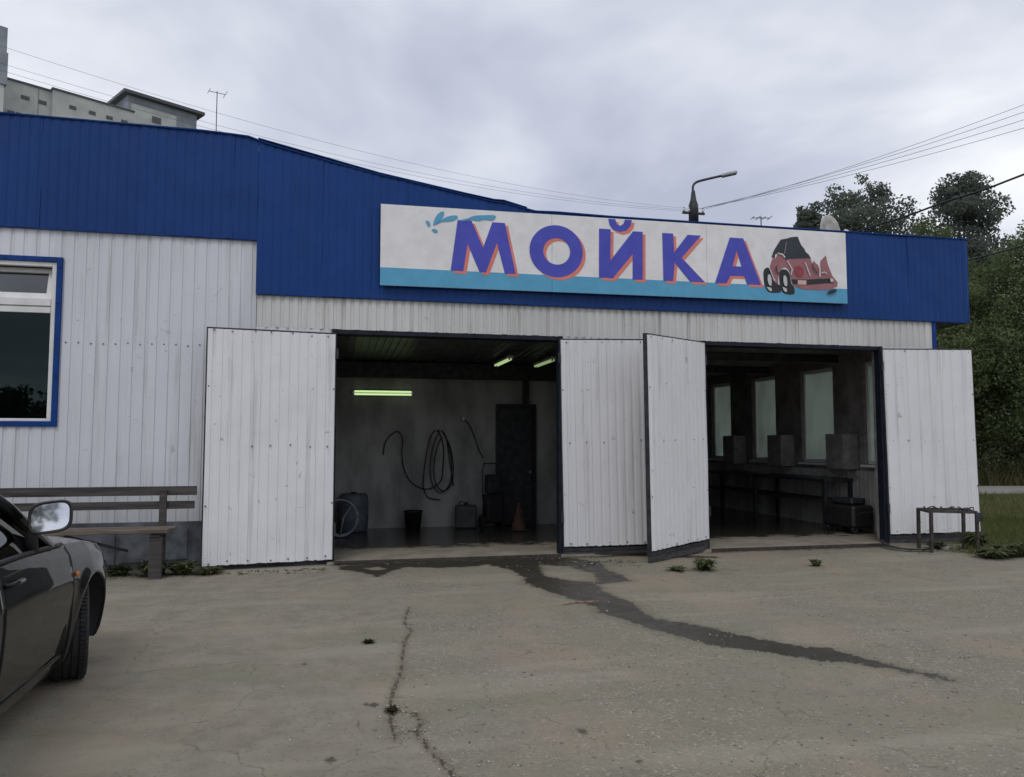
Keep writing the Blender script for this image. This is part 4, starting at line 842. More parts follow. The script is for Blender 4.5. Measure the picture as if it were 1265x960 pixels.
# ------------------------------------------------------------------ dark car at the left
def car():
    root = empty('parked_car', (-2.45, 4.66, 0.0), R(90 + 1.0)); root.scale = (1.03, 1.03, 1.03); tag(root, 'dark green-black car parked at the left, seen along its right flank', 'car')
    b = NB('car_paint'); f = b.noise(b.pos((1, 1, 1)), 900, 2); n2 = b.noise(b.pos(), 3, 5)
    c = b.mix(b.ss(f, 0.4, 0.7), (0.003, 0.0045, 0.0042), (0.007, 0.010, 0.0095))
    c = b.mix(b.rng(n2, 0.45, 0.75, 0, 0.12), c, (0.045, 0.045, 0.04))
    paint = b.done(b.bsdf(c, b.rng(n2, 0.3, 0.7, 0.3, 0.45), 0.0, None, 0.05, **{'Coat Weight': 0.85, 'Coat IOR': 1.36, 'Coat Roughness': 0.015}))
    RW = 0.315; AX = (1.30, -1.30); RA = 0.37; WD = 0.865
    def kx(X):
        if X > 1.45: t = min(1, (X - 1.45) / 0.72); return (1 - t ** 2.9) ** (1 / 2.9)
        if X < -1.4: t = min(1, (-1.4 - X) / 0.80); return (1 - t ** 3.2) ** (1 / 3.2)
        return 1.0
    def zs(X): return float(np.interp(X, [-2.2, -1.9, -1.0, 0.2, 0.85, 1.3, 1.7, 2.0, 2.17], [0.84, 0.94, 0.97, 0.955, 0.93, 0.90, 0.83, 0.73, 0.60]))
    def flank(X, z):
        s = zs(X); t = (z - 0.2) / (s - 0.2)
        p = float(np.interp(t, [0, 0.08, 0.2, 0.4, 0.6, 0.72, 0.78, 0.9, 1.0], [0.925, 0.95, 0.968, 0.99, 1.0, 0.998, 0.988, 0.968, 0.92]))
        y = WD * kx(X) * p
        for a in AX:
            r = math.hypot(X - a, z - RW)
            y += 0.016 * math.exp(-((r - RA) / 0.07) ** 2) * (1 if z > 0.15 else 0)
        return y
    def flank_patch(name, Xa, Xb, side, nx, nz, ztop=None, zb=None, cut=True):
        ts = np.linspace(0, 1, nx)
        if Xb > 2.0: ts = np.sin(ts * PI / 2)
        if Xa < -2.0: ts = 1 - np.cos(ts * PI / 2)
        xs = Xa + (Xb - Xa) * ts; g = {}; vs = []; keep = []
        grid = np.zeros((nx, nz), int); dead = np.zeros((nx, nz), bool)
        for i, X in enumerate(xs):
            lo = 0.2 if zb is None else zb; hi = zs(X) if ztop is None else ztop
            for j in range(nz):
                z = lo + (hi - lo) * j / (nz - 1); Xv = X
                for a in AX:
                    if cut and math.hypot(Xv - a, z - RW) < RA: dead[i, j] = True
                grid[i, j] = len(vs); vs.append([Xv, z])
        faces = []
        for i in range(nx - 1):
            for j in range(nz - 1):
                q = [(i, j), (i + 1, j), (i + 1, j + 1), (i, j + 1)]
                if all(dead[p] for p in q): continue
                faces.append([grid[p] for p in q])
        for i in range(nx):
            for j in range(nz):
                if dead[i, j]:
                    X, z = vs[grid[i, j]]; a = AX[0] if abs(X - AX[0]) < abs(X - AX[1]) else AX[1]
                    r = math.hypot(X - a, z - RW) or 1e-6; vs[grid[i, j]] = [a + (X - a) * RA / r, max(0.2, RW + (z - RW) * RA / r)]
        used = sorted({v for f in faces for v in f}); mp = {v: k for k, v in enumerate(used)}
        V = [(vs[v][0], side * flank(vs[v][0], vs[v][1]), vs[v][1]) for v in used]
        F = [tuple(mp[v] for v in f) for f in faces]
        me = bpy.data.meshes.new(name); me.from_pydata(V, [], F); bm = bmesh.new(); bm.from_mesh(me)
        bmesh.ops.remove_doubles(bm, verts=bm.verts, dist=0.0008)
        # turn the rims inwards so every panel has an edge of real depth
        be = [e for e in bm.edges if e.is_boundary]; ret = bmesh.ops.extrude_edge_only(bm, edges=be)
        for v in [g_ for g_ in ret['geom'] if isinstance(g_, bmesh.types.BMVert)]: v.co.y -= side * 0.022
        bmesh.ops.recalc_face_normals(bm, faces=bm.faces); bm.to_mesh(me); bm.free()
        return mesh_obj(name, me, paint, root, True)
    G = 0.003
    for s in (-1, 1):
        flank_patch('front_fender', 0.86 + G, 1.93, s, 70, 46)
        fd = flank_patch('front_door', -0.26 + G, 0.86 - G, s, 30, 34, zb=0.29)
        flank_patch('rear_door', -0.98 + G, -0.26 - G, s, 44, 34, zb=0.29)
        flank_patch('rear_quarter', -1.93, -0.98 - G, s, 60, 44)
        flank_patch('sill', -0.98 + G, 0.86 - G, s, 30, 4, ztop=0.284)
        flank_patch('front_bumper', 1.935, 2.168, s, 24, 40, cut=False)
        flank_patch('rear_bumper', -2.198, -1.935, s, 24, 40, cut=False)
        # door handle and its recess
        for X0 in (-0.22, -0.93):
            y = flank(X0 + 0.09, 0.86)
            h = MB(); h.tube([(X0, s * (y + 0.002), 0.855), (X0 + 0.02, s * (y + 0.03), 0.86), (X0 + 0.16, s * (y + 0.034), 0.86), (X0 + 0.19, s * (y + 0.002), 0.855)], [0.011, 0.014, 0.014, 0.010], 8); h.build('door_handle', paint, root, True)
        # side repeater
        y = flank(0.93, 0.735)
        am = simple('amber_lens', (0.50, 0.14, 0.015), 0.3, 0, 0.1)
        MB().box(0.91, 0.955, s * (y + 0.003) - 0.010, s * (y + 0.003) + 0.010, 0.72, 0.750).build('side_indicator', am, root, bevel=0.008)
        # beltline moulding
        mb = MB(); pts = [(X, s * (flank(X, zs(X)) + 0.004), zs(X) + 0.004) for X in np.linspace(-1.5, 0.80, 20)]
        mb.tube(pts, 0.014, 6).build('belt_moulding', M['plastic_black'], root, True)
        # head and tail lamps
        hl = simple('headlamp_lens', (0.35, 0.37, 0.38), 0.1, 0.3); tl = simple('tail_lens', (0.30, 0.012, 0.012), 0.15)
        for X0, X1, z0, z1, mt, nm in ((1.72, 2.06, 0.58, 0.70, hl, 'headlight'), (-2.12, -1.85, 0.66, 0.84, tl, 'tail_light')):
            vs = []; nn = 10
            for i in range(nn):
                X = X0 + (X1 - X0) * i / (nn - 1)
                zt = min(z1, zs(X) - 0.02)
                vs += [(X, s * (flank(X, z0) + 0.006), z0), (X, s * (flank(X, zt) + 0.006), zt)]
            MB().add(vs, [(2 * i, 2 * i + 2, 2 * i + 3, 2 * i + 1) for i in range(nn - 1)]).build(nm, mt, root, True)
    # hood, cowl, trunk: crowned surfaces between the two shoulders
    def deck(name, Xa, Xb, crown, nx=26, ny=18, mat=paint, sn=False):
        vs = []; ts = np.linspace(0, 1, nx)
        if Xb > 2.0: ts = np.sin(ts * PI / 2)
        if Xa < -2.0: ts = 1 - np.cos(ts * PI / 2)
        for t in ts:
            X = Xa + (Xb - Xa) * t; y = flank(X, zs(X)) - 0.0; z = zs(X)
            for j in range(ny):
                u = -1 + 2 * j / (ny - 1); cr = crown * kx(X) ** 0.7
                vs.append((X, u * y, z + cr * (1 - abs(u) ** 2.4) + 0.0))
        fs = [(i * ny + j, (i + 1) * ny + j, (i + 1) * ny + j + 1, i * ny + j + 1) for i in range(nx - 1) for j in range(ny - 1)]
        me = bpy.data.meshes.new(name); me.from_pydata(vs, [], fs); return mesh_obj(name, me, mat, root, True)
    deck('hood', 0.80, 2.168, 0.075); deck('trunk_lid', -2.198, -1.45, 0.05); deck('cowl', 0.55, 0.797, 0.05, 6, 18, M['plastic_black'])
    # underbody and closing plates
    MB().box(-2.05, 2.0, -0.62, 0.62, 0.19, 0.24).build('underbody', M['plastic_black'], root)
    for a in AX:
        for s in (-1, 1):
            mb = MB(); vs = []; nn = 25
            for i in range(nn):
                th = -0.35 + (PI + 0.7) * i / (nn - 1); x = a + RA * 1.005 * math.cos(th); z = RW + RA * 1.005 * math.sin(th)
                vs += [(x, s * 0.50, max(z, 0.19)), (x, s * (flank(x, max(z, .2)) - 0.010), max(z, 0.19))]
            vs += [(a, s * 0.50, RW)]
            mb.add(vs, [(2 * i, 2 * i + 2, 2 * i + 3, 2 * i + 1) for i in range(nn - 1)] + [(2 * i, 2 * nn, 2 * i + 2) for i in range(nn - 1)])
            mb.build('wheel_arch_liner', M['plastic_black'], root, True)
    # cabin: pillars, roof and glass
    zb = lambda X: zs(X) + 0.006
    bw = lambda X: flank(X, zs(X)) - 0.012
    A0, A1 = (0.62, bw(0.62), zb(0.62)), (-0.12, 0.575, 1.405)
    C0, C1 = (-1.62, bw(-1.5) - 0.03, zb(-1.5)), (-1.05, 0.565, 1.40)
    B0, B1 = (-0.28, bw(-0.28), zb(-.28)), (-0.50, 0.585, 1.425)
    def P3(p, s): return Vector((p[0], s * p[1], p[2]))
    for s in (-1, 1):
        MB().tube([P3(A0, s), (P3(A0, s) + P3(A1, s)) / 2 + Vector((0, s * 0.012, 0.022)), P3(A1, s)], [0.036, 0.033, 0.036], 10).build('a_pillar', paint, root, True)
        MB().tube([P3(C0, s), (P3(C0, s) + P3(C1, s)) / 2 + Vector((0, s * 0.012, 0.02)), P3(C1, s)], [0.075, 0.06, 0.05], 10).build('c_pillar', paint, root, True)
        MB().bar(P3(B0, s), P3(B1, s), 0.03, 0.07).build('b_pillar', M['plastic_black'], root)
        MB().tube([P3(A1, s), P3(B1, s) + Vector((0, 0, 0.004)), P3(C1, s)], 0.036, 10).build('roof_rail', paint, root, True)
        def quad(name, p, q, r_, t_, bul):
            n = 10; vs = []
            for i in range(n + 1):
                for j in range(n + 1):
                    u, v = i / n, j / n
                    x = (p * (1 - u) + q * u) * (1 - v) + (t_ * (1 - u) + r_ * u) * v
                    vs.append(x + bul * (4 * u * (1 - u) * 4 * v * (1 - v)) * 0.25 * 2)
            fs = [(i * (n + 1) + j, (i + 1) * (n + 1) + j, (i + 1) * (n + 1) + j + 1, i * (n + 1) + j + 1) for i in range(n) for j in range(n)]
            me = bpy.data.meshes.new(name); me.from_pydata(vs, [], fs); return mesh_obj(name, me, M['car_glass'], root, True)
        quad('front_side_window', P3(B0, s), P3(A0, s), P3(A1, s), P3(B1, s), Vector((0, s * 0.03, 0)))
        quad('rear_side_window', P3(C0, s), P3(B0, s), P3(B1, s), P3(C1, s), Vector((0, s * 0.03, 0)))
    quad('windshield', P3((0.68, A0[1] - .02, A0[2]), -1), P3((0.68, A0[1] - .02, A0[2]), 1), P3(A1, 1), P3(A1, -1), Vector((0.09, 0, 0.05)))
    quad('rear_window', P3(C0, 1), P3(C0, -1), P3(C1, -1), P3(C1, 1), Vector((-0.06, 0, 0.04)))
    vs = []; nx, ny = 14, 12
    for i in range(nx):
        t = i / (nx - 1); X = A1[0] + 0.0 + (C1[0] - A1[0]) * t; ww = float(np.interp(t, [0, 0.35, 1], [A1[1], B1[1], C1[1]]))
        for j in range(ny):
            u = -1 + 2 * j / (ny - 1); vs.append((X, u * ww, float(np.interp(t, [0, .35, 1], [1.41, 1.43, 1.405])) + 0.035 * (1 - u * u) * (0.6 + 0.4 * math.sin(PI * t)) + 0.02))
    me = bpy.data.meshes.new('roof'); me.from_pydata(vs, [], [(i * ny + j, (i + 1) * ny + j, (i + 1) * ny + j + 1, i * ny + j + 1) for i in range(nx - 1) for j in range(ny - 1)]); mesh_obj('roof', me, paint, root, True)
    for s in (-1, 1):
        st = MB(); st.box(-0.35, 0.15, s * 0.36 - 0.24, s * 0.36 + 0.24, 0.24, 0.58); st.box(-0.45, -0.28, s * 0.36 - 0.24, s * 0.36 + 0.24, 0.58, 1.12); st.box(-0.42, -0.32, s * 0.36 - 0.12, s * 0.36 + 0.12, 1.13, 1.28)
        st.build('seat', M['plastic_black'], root, bevel=0.04)
    MB().box(0.30, 0.66, -0.70, 0.70, 0.60, 0.90).build('dashboard', M['plastic_black'], root, bevel=0.05)
    MB().box(-1.6, -1.0, -0.6, 0.6, 0.3, 0.85).build('rear_seat', M['plastic_black'], root, bevel=0.05)
    # wheels
    rim_m = simple('alloy', (0.30, 0.31, 0.32), 0.35, 0.7)
    for a in AX:
        for s in (-1, 1):
            w = empty('wheel', (a, s * 0.735, RW), 0, root); steer = R(17) if a > 0 else 0
            w.rotation_euler = (0, 0, steer)
            T = Matrix.Rotation(R(90), 4, 'X')
            mb = MB(); mb.lathe([(0.205, -0.085), (0.26, -0.1), (0.30, -0.098), (0.309, -0.082), (0.309, -0.05), (0.302, -0.048), (0.302, -0.040), (0.311, -0.038), (0.311, -0.008), (0.303, -0.006), (0.303, 0.006), (0.311, 0.008), (0.311, 0.038), (0.302, 0.040), (0.302, 0.048), (0.309, 0.05), (0.309, 0.082), (0.30, 0.098), (0.26, 0.1), (0.205, 0.085)], 56, T, True)
            for k in range(72):
                th = 2 * PI * k / 72
                for ss in (-1, 1):
                    mm = Matrix.Rotation(th, 4, 'Y') @ Matrix.Translation((0.309, ss * 0.068, 0)) @ Matrix.Rotation(ss * 0.25, 4, 'X')
                    mb.box(-0.004, 0.0065, -0.020, 0.020, -0.0085, 0.0085, mm)
            mb.build('tyre', M['rubber'], w)
            rm = MB(); rm.lathe([(0.207, -0.09), (0.19, -0.085), (0.185, 0.06 * s * -1 if False else 0.0), (0.19, 0.085), (0.207, 0.09)], 40, T)
            rm.build('rim', rim_m, w, True)
            sp = MB()
            for k in range(5):
                sp.box(0.03, 0.195, s * 0.045, s * 0.07, -0.028, 0.028, Matrix.Rotation(2 * PI * k / 5, 4, 'Y'))
            sp.lathe([(0.0005, s * -0.078), (0.055, s * -0.078), (0.06, s * -0.04), (0.0005, s * -0.04)], 20, T)
            sp.build('spokes', rim_m, w, bevel=0.004)
            MB().lathe([(0.02, -0.012), (0.14, -0.012), (0.14, 0.012), (0.02, 0.012)], 30, T, True).build('brake_disc', M['galv'], w)
    # door mirrors
    mir = NB('mirror_glass'); mirror = mir.done(mir.bsdf((0.86, 0.88, 0.9), 0.03, 1.0))
    for s in (-1, 1):
        m = empty('door_mirror', (0.30, s * 0.775, 1.078), 0, root); m.rotation_euler = (0, R(3.2), -s * R(14)); m.scale = (0.92, 0.92, 0.92)
        def sup(n, ex): return [(math.copysign(abs(math.cos(t)) ** ex, math.cos(t)), math.copysign(abs(math.sin(t)) ** ex, math.sin(t))) for t in np.linspace(0, 2 * PI, n, endpoint=False)]
        ring = sup(28, 0.55)
        vs = []; secs = [(-0.055, 0.108, 0.088), (-0.05, 0.116, 0.096), (-0.02, 0.118, 0.098), (0.03, 0.108, 0.088), (0.07, 0.08, 0.066), (0.09, 0.04, 0.03)]
        for (dx, hw, hh) in secs:
            for (cy, cz) in ring: vs.append((dx - (0.02 * s * cy if False else 0), s * (0.115 + cy * hw - 0.015 * cz * 0), 0.07 + cz * hh + 0.012 * cy))
        n = len(ring)
        fs = [(i * n + k, i * n + (k + 1) % n, (i + 1) * n + (k + 1) % n, (i + 1) * n + k) for i in range(len(secs) - 1) for k in range(n)] + [tuple((len(secs) - 1) * n + k for k in range(n))]
        # rim inwards
        vs += [(-0.040, s * (0.115 + cy * 0.098), 0.07 + cz * 0.079 + 0.012 * cy) for (cy, cz) in ring]
        fs += [(k, (k + 1) % n, len(secs) * n + (k + 1) % n, len(secs) * n + k) for k in range(n)]
        MB().add(vs, fs).build('housing', M['plastic_black'], m, True)
        g = [(-0.043 - 0.0 * cy, s * (0.115 + cy * 0.099), 0.07 + cz * 0.080 + 0.012 * cy) for (cy, cz) in ring]
        go = MB().add(g, [tuple(range(n))]).build('glass', mirror, m)
        MB().tube([(0.05, s * 0.01, -0.13), (0.03, s * 0.02, -0.03), (0.015, s * 0.04, 0.03)], [0.05, 0.032, 0.028], 10).build('arm', M['plastic_black'], m, True)
    # sail panel at the corner of the front window
    # plates
    MB().box(-2.203, -2.196, -0.26, 0.26, 0.45, 0.56).build('number_plate', M['pvc'], root)
car()

# ------------------------------------------------------------------ street lamp, aerials, dish, wires
def street_lamp():
    r = empty('street_lamp', (10.27, 20.83, 0)); tag(r, 'street lamp with a curved arm rising behind the sign', 'street lamp')
    MB().tube([(0, 0, 0), (0, 0, 3), (0, 0, 8.15)], [0.17, 0.15, 0.12], 12).build('pole', M['concrete'], r, True)
    MB().tube([(0, 0, 8.0), (0, 0, 8.55), (0, 0, 8.7), (0, 0, 8.98)], [0.145, 0.14, 0.09, 0.05], 10).build('collar', M['dark_steel'], r, True)
    p = spline([(0, 0, 8.9), (0.0, 0.0, 9.12), (0.12, -0.02, 9.25), (0.45, -0.12, 9.34), (0.85, -0.28, 9.42)], 6)
    MB().tube(p, 0.035, 8).build('arm', M['dark_steel'], r, True)
    hd = MB(); hd.box(0.0, 0.46, -0.09, 0.09, -0.05, 0.05, Matrix.Translation((0.78, -0.25, 9.405)) @ Matrix.Rotation(R(-19), 4, 'Z') @ Matrix.Rotation(R(-11), 4, 'Y'))
    h = hd.build('lamp_head', M['galv'], r, bevel=0.03)
    MB().box(-0.35, 0.35, -0.03, 0.03, 8.28, 8.34).build('cross_arm', M['dark_steel'], r)
    for x in (-0.3, -0.12, 0.12, 0.3): MB().lathe([(0.012, 8.34), (0.035, 8.36), (0.045, 8.40), (0.03, 8.44), (0.04, 8.47), (0.0005, 8.49)], 8, Matrix.Translation((x, 0, 0))).build('insulator', M['pvc'], r)
street_lamp()
def aerial(name, loc, h, spread, nel, lab, rz, r0=0.012):
    r = empty(name, loc, rz); tag(r, lab, 'aerial')
    MB().tube([(0, 0, 0), (0, 0, h)], r0, 6).build('mast', M['dark_steel'], r)
    MB().tube([(-spread / 2, 0, h - 0.03), (spread / 2, 0, h - 0.03)], r0 * 0.8, 5).build('boom', M['dark_steel'], r)
    for i in range(nel):
        x = -spread / 2 + spread * i / max(nel - 1, 1); MB().tube([(x, -0.12 - .05 * (i % 2), h - 0.03), (x, 0.12 + .05 * (i % 2), h - 0.03)], r0 * 0.6, 5).build('element', M['dark_steel'], r)
aerial('television_aerial', (-2.21, 15.47, 5.55), 2.75, 0.30, 2, 'thin television aerial on the roof beside the apartment block', R(20), 0.008)
aerial('television_aerial', (9.54, 15.95, 4.75), 2.02, 0.40, 4, 'small television aerial on the flat roof between lamp and dish', R(-12))
def dish():
    r = empty('satellite_dish', (8.62, 12.13, 4.75)); tag(r, 'cream satellite dish showing above the fascia right of the sign', 'satellite dish')
    m = simple('cream_dish', (0.50, 0.47, 0.40), 0.5)
    Mx = Matrix.Translation((0, 0, 0.60)) @ Matrix.Rotation(R(-18), 4, 'Z') @ Matrix.Rotation(R(38), 4, 'Z') @ Matrix.Rotation(R(88), 4, 'X')
    MB().lathe([(0.0005, -0.07), (0.1, -0.062), (0.2, -0.035), (0.29, 0.0), (0.30, 0.004), (0.29, 0.008), (0.2, -0.027), (0.1, -0.054), (0.0005, -0.062)], 32, Mx).build('reflector', m, r, True)
    MB().tube([(0, 0, 0), (0, 0, 0.6)], 0.025, 8).build('mast', M['galv'], r)
    a = Mx @ Vector((0, -0.28, 0)); b_ = Mx @ Vector((0, -0.1, 0.35))
    mb = MB(); mb.tube([a, b_], 0.012, 6); mb.build('feed_arm', M['galv'], r)
    MB().tube([b_, Mx @ Vector((0, -0.06, 0.28))], 0.03, 8).build('receiver_head', M['pvc'], r)
dish()
def pole(loc, h, lab):
    r = empty('utility_pole', loc); tag(r, lab, 'utility pole')
    MB().tube([(0, 0, -0.3), (0, 0, h)], [0.17, 0.11], 12).build('pole', M['concrete'], r, True)
    MB().box(-0.05, 0.05, -0.8, 0.8, h - 0.5, h - 0.42).build('cross_arm', M['dark_steel'], r)
pole((14.6, 7.6, 0), 8.9, 'concrete utility pole out to the right of the yard carrying the wires')
pole((-11.5, 12.5, 0), 9.6, 'concrete utility pole out to the left of the building carrying the wires')
def wire(a, b, sag, r, lab, grp, twist=0.0):
    a = Vector(a); b = Vector(b); pts = []
    n = 40
    for i in range(n + 1):
        t = i / n; p = a.lerp(b, t); p.z -= sag * 4 * t * (1 - t)
        if twist: p += Vector((0, 0, twist * math.sin(t * 46)))
        pts.append(p)
    o = MB().tube(pts, r, 5).build('overhead_wire', M['plastic_black'], None, True); tag(o, lab, 'wire', grp)
gr = 'overhead wires right of the lamp'; gl = 'overhead wires above the left roof'
RW_ = [((10.57, 20.83, 8.44), (14.6, 8.2, 8.55), .28, 'topmost of the four thin wires running right from the street lamp'),
       ((10.39, 20.83, 8.44), (14.6, 7.8, 8.22), .26, 'second thin wire from the top running right from the street lamp'),
       ((10.15, 20.83, 8.38), (14.6, 7.4, 7.92), .26, 'third thin wire from the top running right from the street lamp'),
       ((9.97, 20.83, 8.34), (14.6, 7.0, 7.60), .26, 'lowest of the four thin wires running right from the street lamp')]
for a, b, s, l in RW_: wire(a, b, s, 0.0045, l, gr)
wire((10.0, 17.9, 6.0), (14.6, 7.4, 7.35), 0.15, 0.022, 'thick black cable sweeping from the roof up to the right', gr, 0.012)
wire((10.18, 14.2, 4.9), (14.6, 7.4, 6.6), 0.5, 0.016, 'thick low cable at the right edge dropping to the fascia', gr)
for i, (dz, l) in enumerate(((0.0, 'faint lowest wire above the blue roof at the left'), (0.25, 'faint middle wire above the blue roof at the left'), (0.75, 'faint highest wire above the blue roof at the left'))):
    wire((-11.5, 12.2 + 0.3 * i, 8.75 + dz), (10.0 + 0.12 * i, 20.83, 8.36 + 0.04 * i), 0.9, 0.0026, l, gl)

# ------------------------------------------------------------------ apartment block far behind on the left
def apartment():
    u = Vector((11.85, 7.6, 0)).normalized(); ang = math.atan2(u.y, u.x)
    o = Vector((-35.87, 93.9, 0)); root = empty('apartment_block', o, ang)
    tag(root, 'pale panel apartment block with roof-edge vents rising behind the blue roof', 'building')
    wl = simple('panel_wall', (0.40, 0.42, 0.40), 0.9, 0, 0.12, 0.5); wl2 = simple('grey_blue_panel', (0.235, 0.26, 0.29), 0.9, 0, 0.15, 0.6); dk = simple('dark_opening', (0.06, 0.065, 0.07), 0.5); wh = simple('pale_panel', (0.50, 0.51, 0.50), 0.9, 0, 0.1, .5)
    # local x along the facade, -y towards the camera
    def wallbox(x0, x1, y0, z1, m=wl, d=12.0): return MB().box(x0, x1, y0, y0 + d, 0, z1).build('wall', m, root)
    wallbox(-14, 5.2, 0.5, 41.75); wallbox(5.2, 14.05, 0.0, 41.9)
    wallbox(14.05, 21.5, 0.7, 40.1, wh)
    # coping strips
    MB().box(-14, 5.2, 0.38, 0.9, 41.76, 41.95).build('parapet_cap', dk, root); MB().box(5.1, 14.15, -0.12, 0.5, 41.91, 42.1).build('parapet_cap', dk, root); MB().box(14.16, 21.5, 0.6, 1.1, 40.11, 40.25).build('parapet_cap', dk, root)
    for x in (-5.2, -2.6, 0.1, 2.6, 4.3):
        MB().box(x - 0.42, x + 0.42, 0.44, 0.497, 40.0, 40.42).build('vent', dk, root)
    for x in (7.3, 9.4, 11.3, 13.0):
        MB().box(x - 0.36, x + 0.36, -0.06, -0.003, 40.2, 40.6).build('vent', dk, root)
    for zf in (36.9, 34.1):
        for x in (-9.0, -4.6, 1.7):
            w = MB().box(x - 0.9, x + 0.9, 0.40, 0.497, zf, zf + 1.5).build('window', wh, root)
            for k in (-1, 1): MB().box(x + k * 0.43 - 0.36, x + k * 0.43 + 0.36, 0.36, 0.398, zf + 0.1, zf + 1.4).build('pane', dk, w)
        for x in (7.6, 11.8):
            w = MB().box(x - 0.9, x + 0.9, -0.1, -0.003, zf, zf + 1.5).build('window', wh, root)
            for k in (-1, 1): MB().box(x + k * 0.43 - 0.36, x + k * 0.43 + 0.36, -0.14, -0.102, zf + 0.1, zf + 1.4).build('pane', dk, w)
    # loggia head on the second section, panel joints
    MB().box(5.9, 10.4, -0.35, -0.002, 38.55, 38.75).build('loggia_slab', wh, root); MB().box(10.42, 13.4, -0.3, -0.002, 37.6, 38.3).build('loggia_slab', wl2, root)
    for x in (-8, -2, 3.9): MB().box(x - 0.04, x + 0.04, 0.47, 0.499, 20, 41.7).build('panel_joint', wl2, root)
    # roof plant room with an overhanging slab
    w = MB().box(14.4, 23.2, 3.2, 9.0, 41.0, 45.3).build('plant_room', wl2, root)
    MB().box(13.7, 24.0, 2.5, 9.8, 45.31, 45.7).build('roof_slab', dk, w)
    MB().box(17.4, 18.5, 3.05, 3.118, 42.6, 43.4).build('vent', dk, w)
    MB().box(14.8, 20.5, 3.12, 3.19, 41.1, 44.3).build('panel', wl, w)
    # stair tower at the frame edge
    t = MB().box(-9.0, -0.95, -6.5, -0.5, 0, 38.2).build('stair_tower', wh, root)
    MB().box(-9.2, -0.75, -6.7, -0.4, 38.21, 41.6).build('tower_head', wl2, t); MB().box(-9.0, -0.85, -6.5, -0.5, 41.61, 44.3).build('tower_cap', wl2, t)
apartment()

# ------------------------------------------------------------------ trees and other plants
def leaf_mat(name, a, b_, tr=0.35):
    b = NB(name); n = b.attr('tint'); c = b.mix(n, a, b_)
    d = b.n('ShaderNodeBsdfDiffuse'); b.put(d.inputs['Color'], c); t = b.n('ShaderNodeBsdfTranslucent'); b.put(t.inputs['Color'], c)
    m = b.n('ShaderNodeMixShader'); m.inputs[0].default_value = tr; b.l(d.outputs[0], m.inputs[1]); b.l(t.outputs[0], m.inputs[2])
    return b.done(m.outputs[0])
LM = {'poplar': leaf_mat('poplar_leaves', (0.088, 0.108, 0.095), (0.185, 0.210, 0.170), 0.5), 'maple': leaf_mat('maple_leaves', (0.090, 0.130, 0.058), (0.230, 0.270, 0.135), 0.5), 'willow': leaf_mat('willow_leaves', (0.06, 0.08, 0.045), (0.15, 0.165, 0.09), 0.45)}  # poplar tones are greyed and lifted, distance haze put into the leaf colour
bark = simple('bark', (0.075, 0.062, 0.05), 0.9, 0, 0.4, 5, (4, 4, 0.6), 0.8)
def leaves_mesh(name, centers, radii, n, size, rng, flat=0.75, tints=None):
    w = radii ** 2; w = w / w.sum(); k = rng.choice(len(centers), n, p=w)
    d = rng.normal(size=(n, 3)); d /= np.linalg.norm(d, axis=1)[:, None]; d[:, 2] *= flat
    rr = radii[k] * rng.uniform(0.15, 1.0, n) ** 0.55
    p = centers[k] + d * rr[:, None]
    u = rng.normal(size=(n, 3)); u /= np.linalg.norm(u, axis=1)[:, None]; t = rng.normal(size=(n, 3)); v = np.cross(u, t); v /= np.linalg.norm(v, axis=1)[:, None]
    s = size * rng.uniform(0.6, 1.35, n)[:, None]
    V = np.empty((n, 4, 3)); V[:, 0] = p - u * s; V[:, 1] = p + v * s * 0.55; V[:, 2] = p + u * s; V[:, 3] = p - v * s * 0.55
    me = arr_mesh(name, V.reshape(-1, 3), np.arange(4 * n).reshape(n, 4))
    ct = rng.uniform(0, 1, len(centers)) if tints is None else tints
    tv = np.clip(ct[k] * 0.65 + rng.uniform(-0.1, 0.45, n), 0, 1)
    at = me.attributes.new('tint', 'FLOAT', 'POINT'); at.data.foreach_set('value', np.repeat(tv, 4).astype(np.float32))
    return me
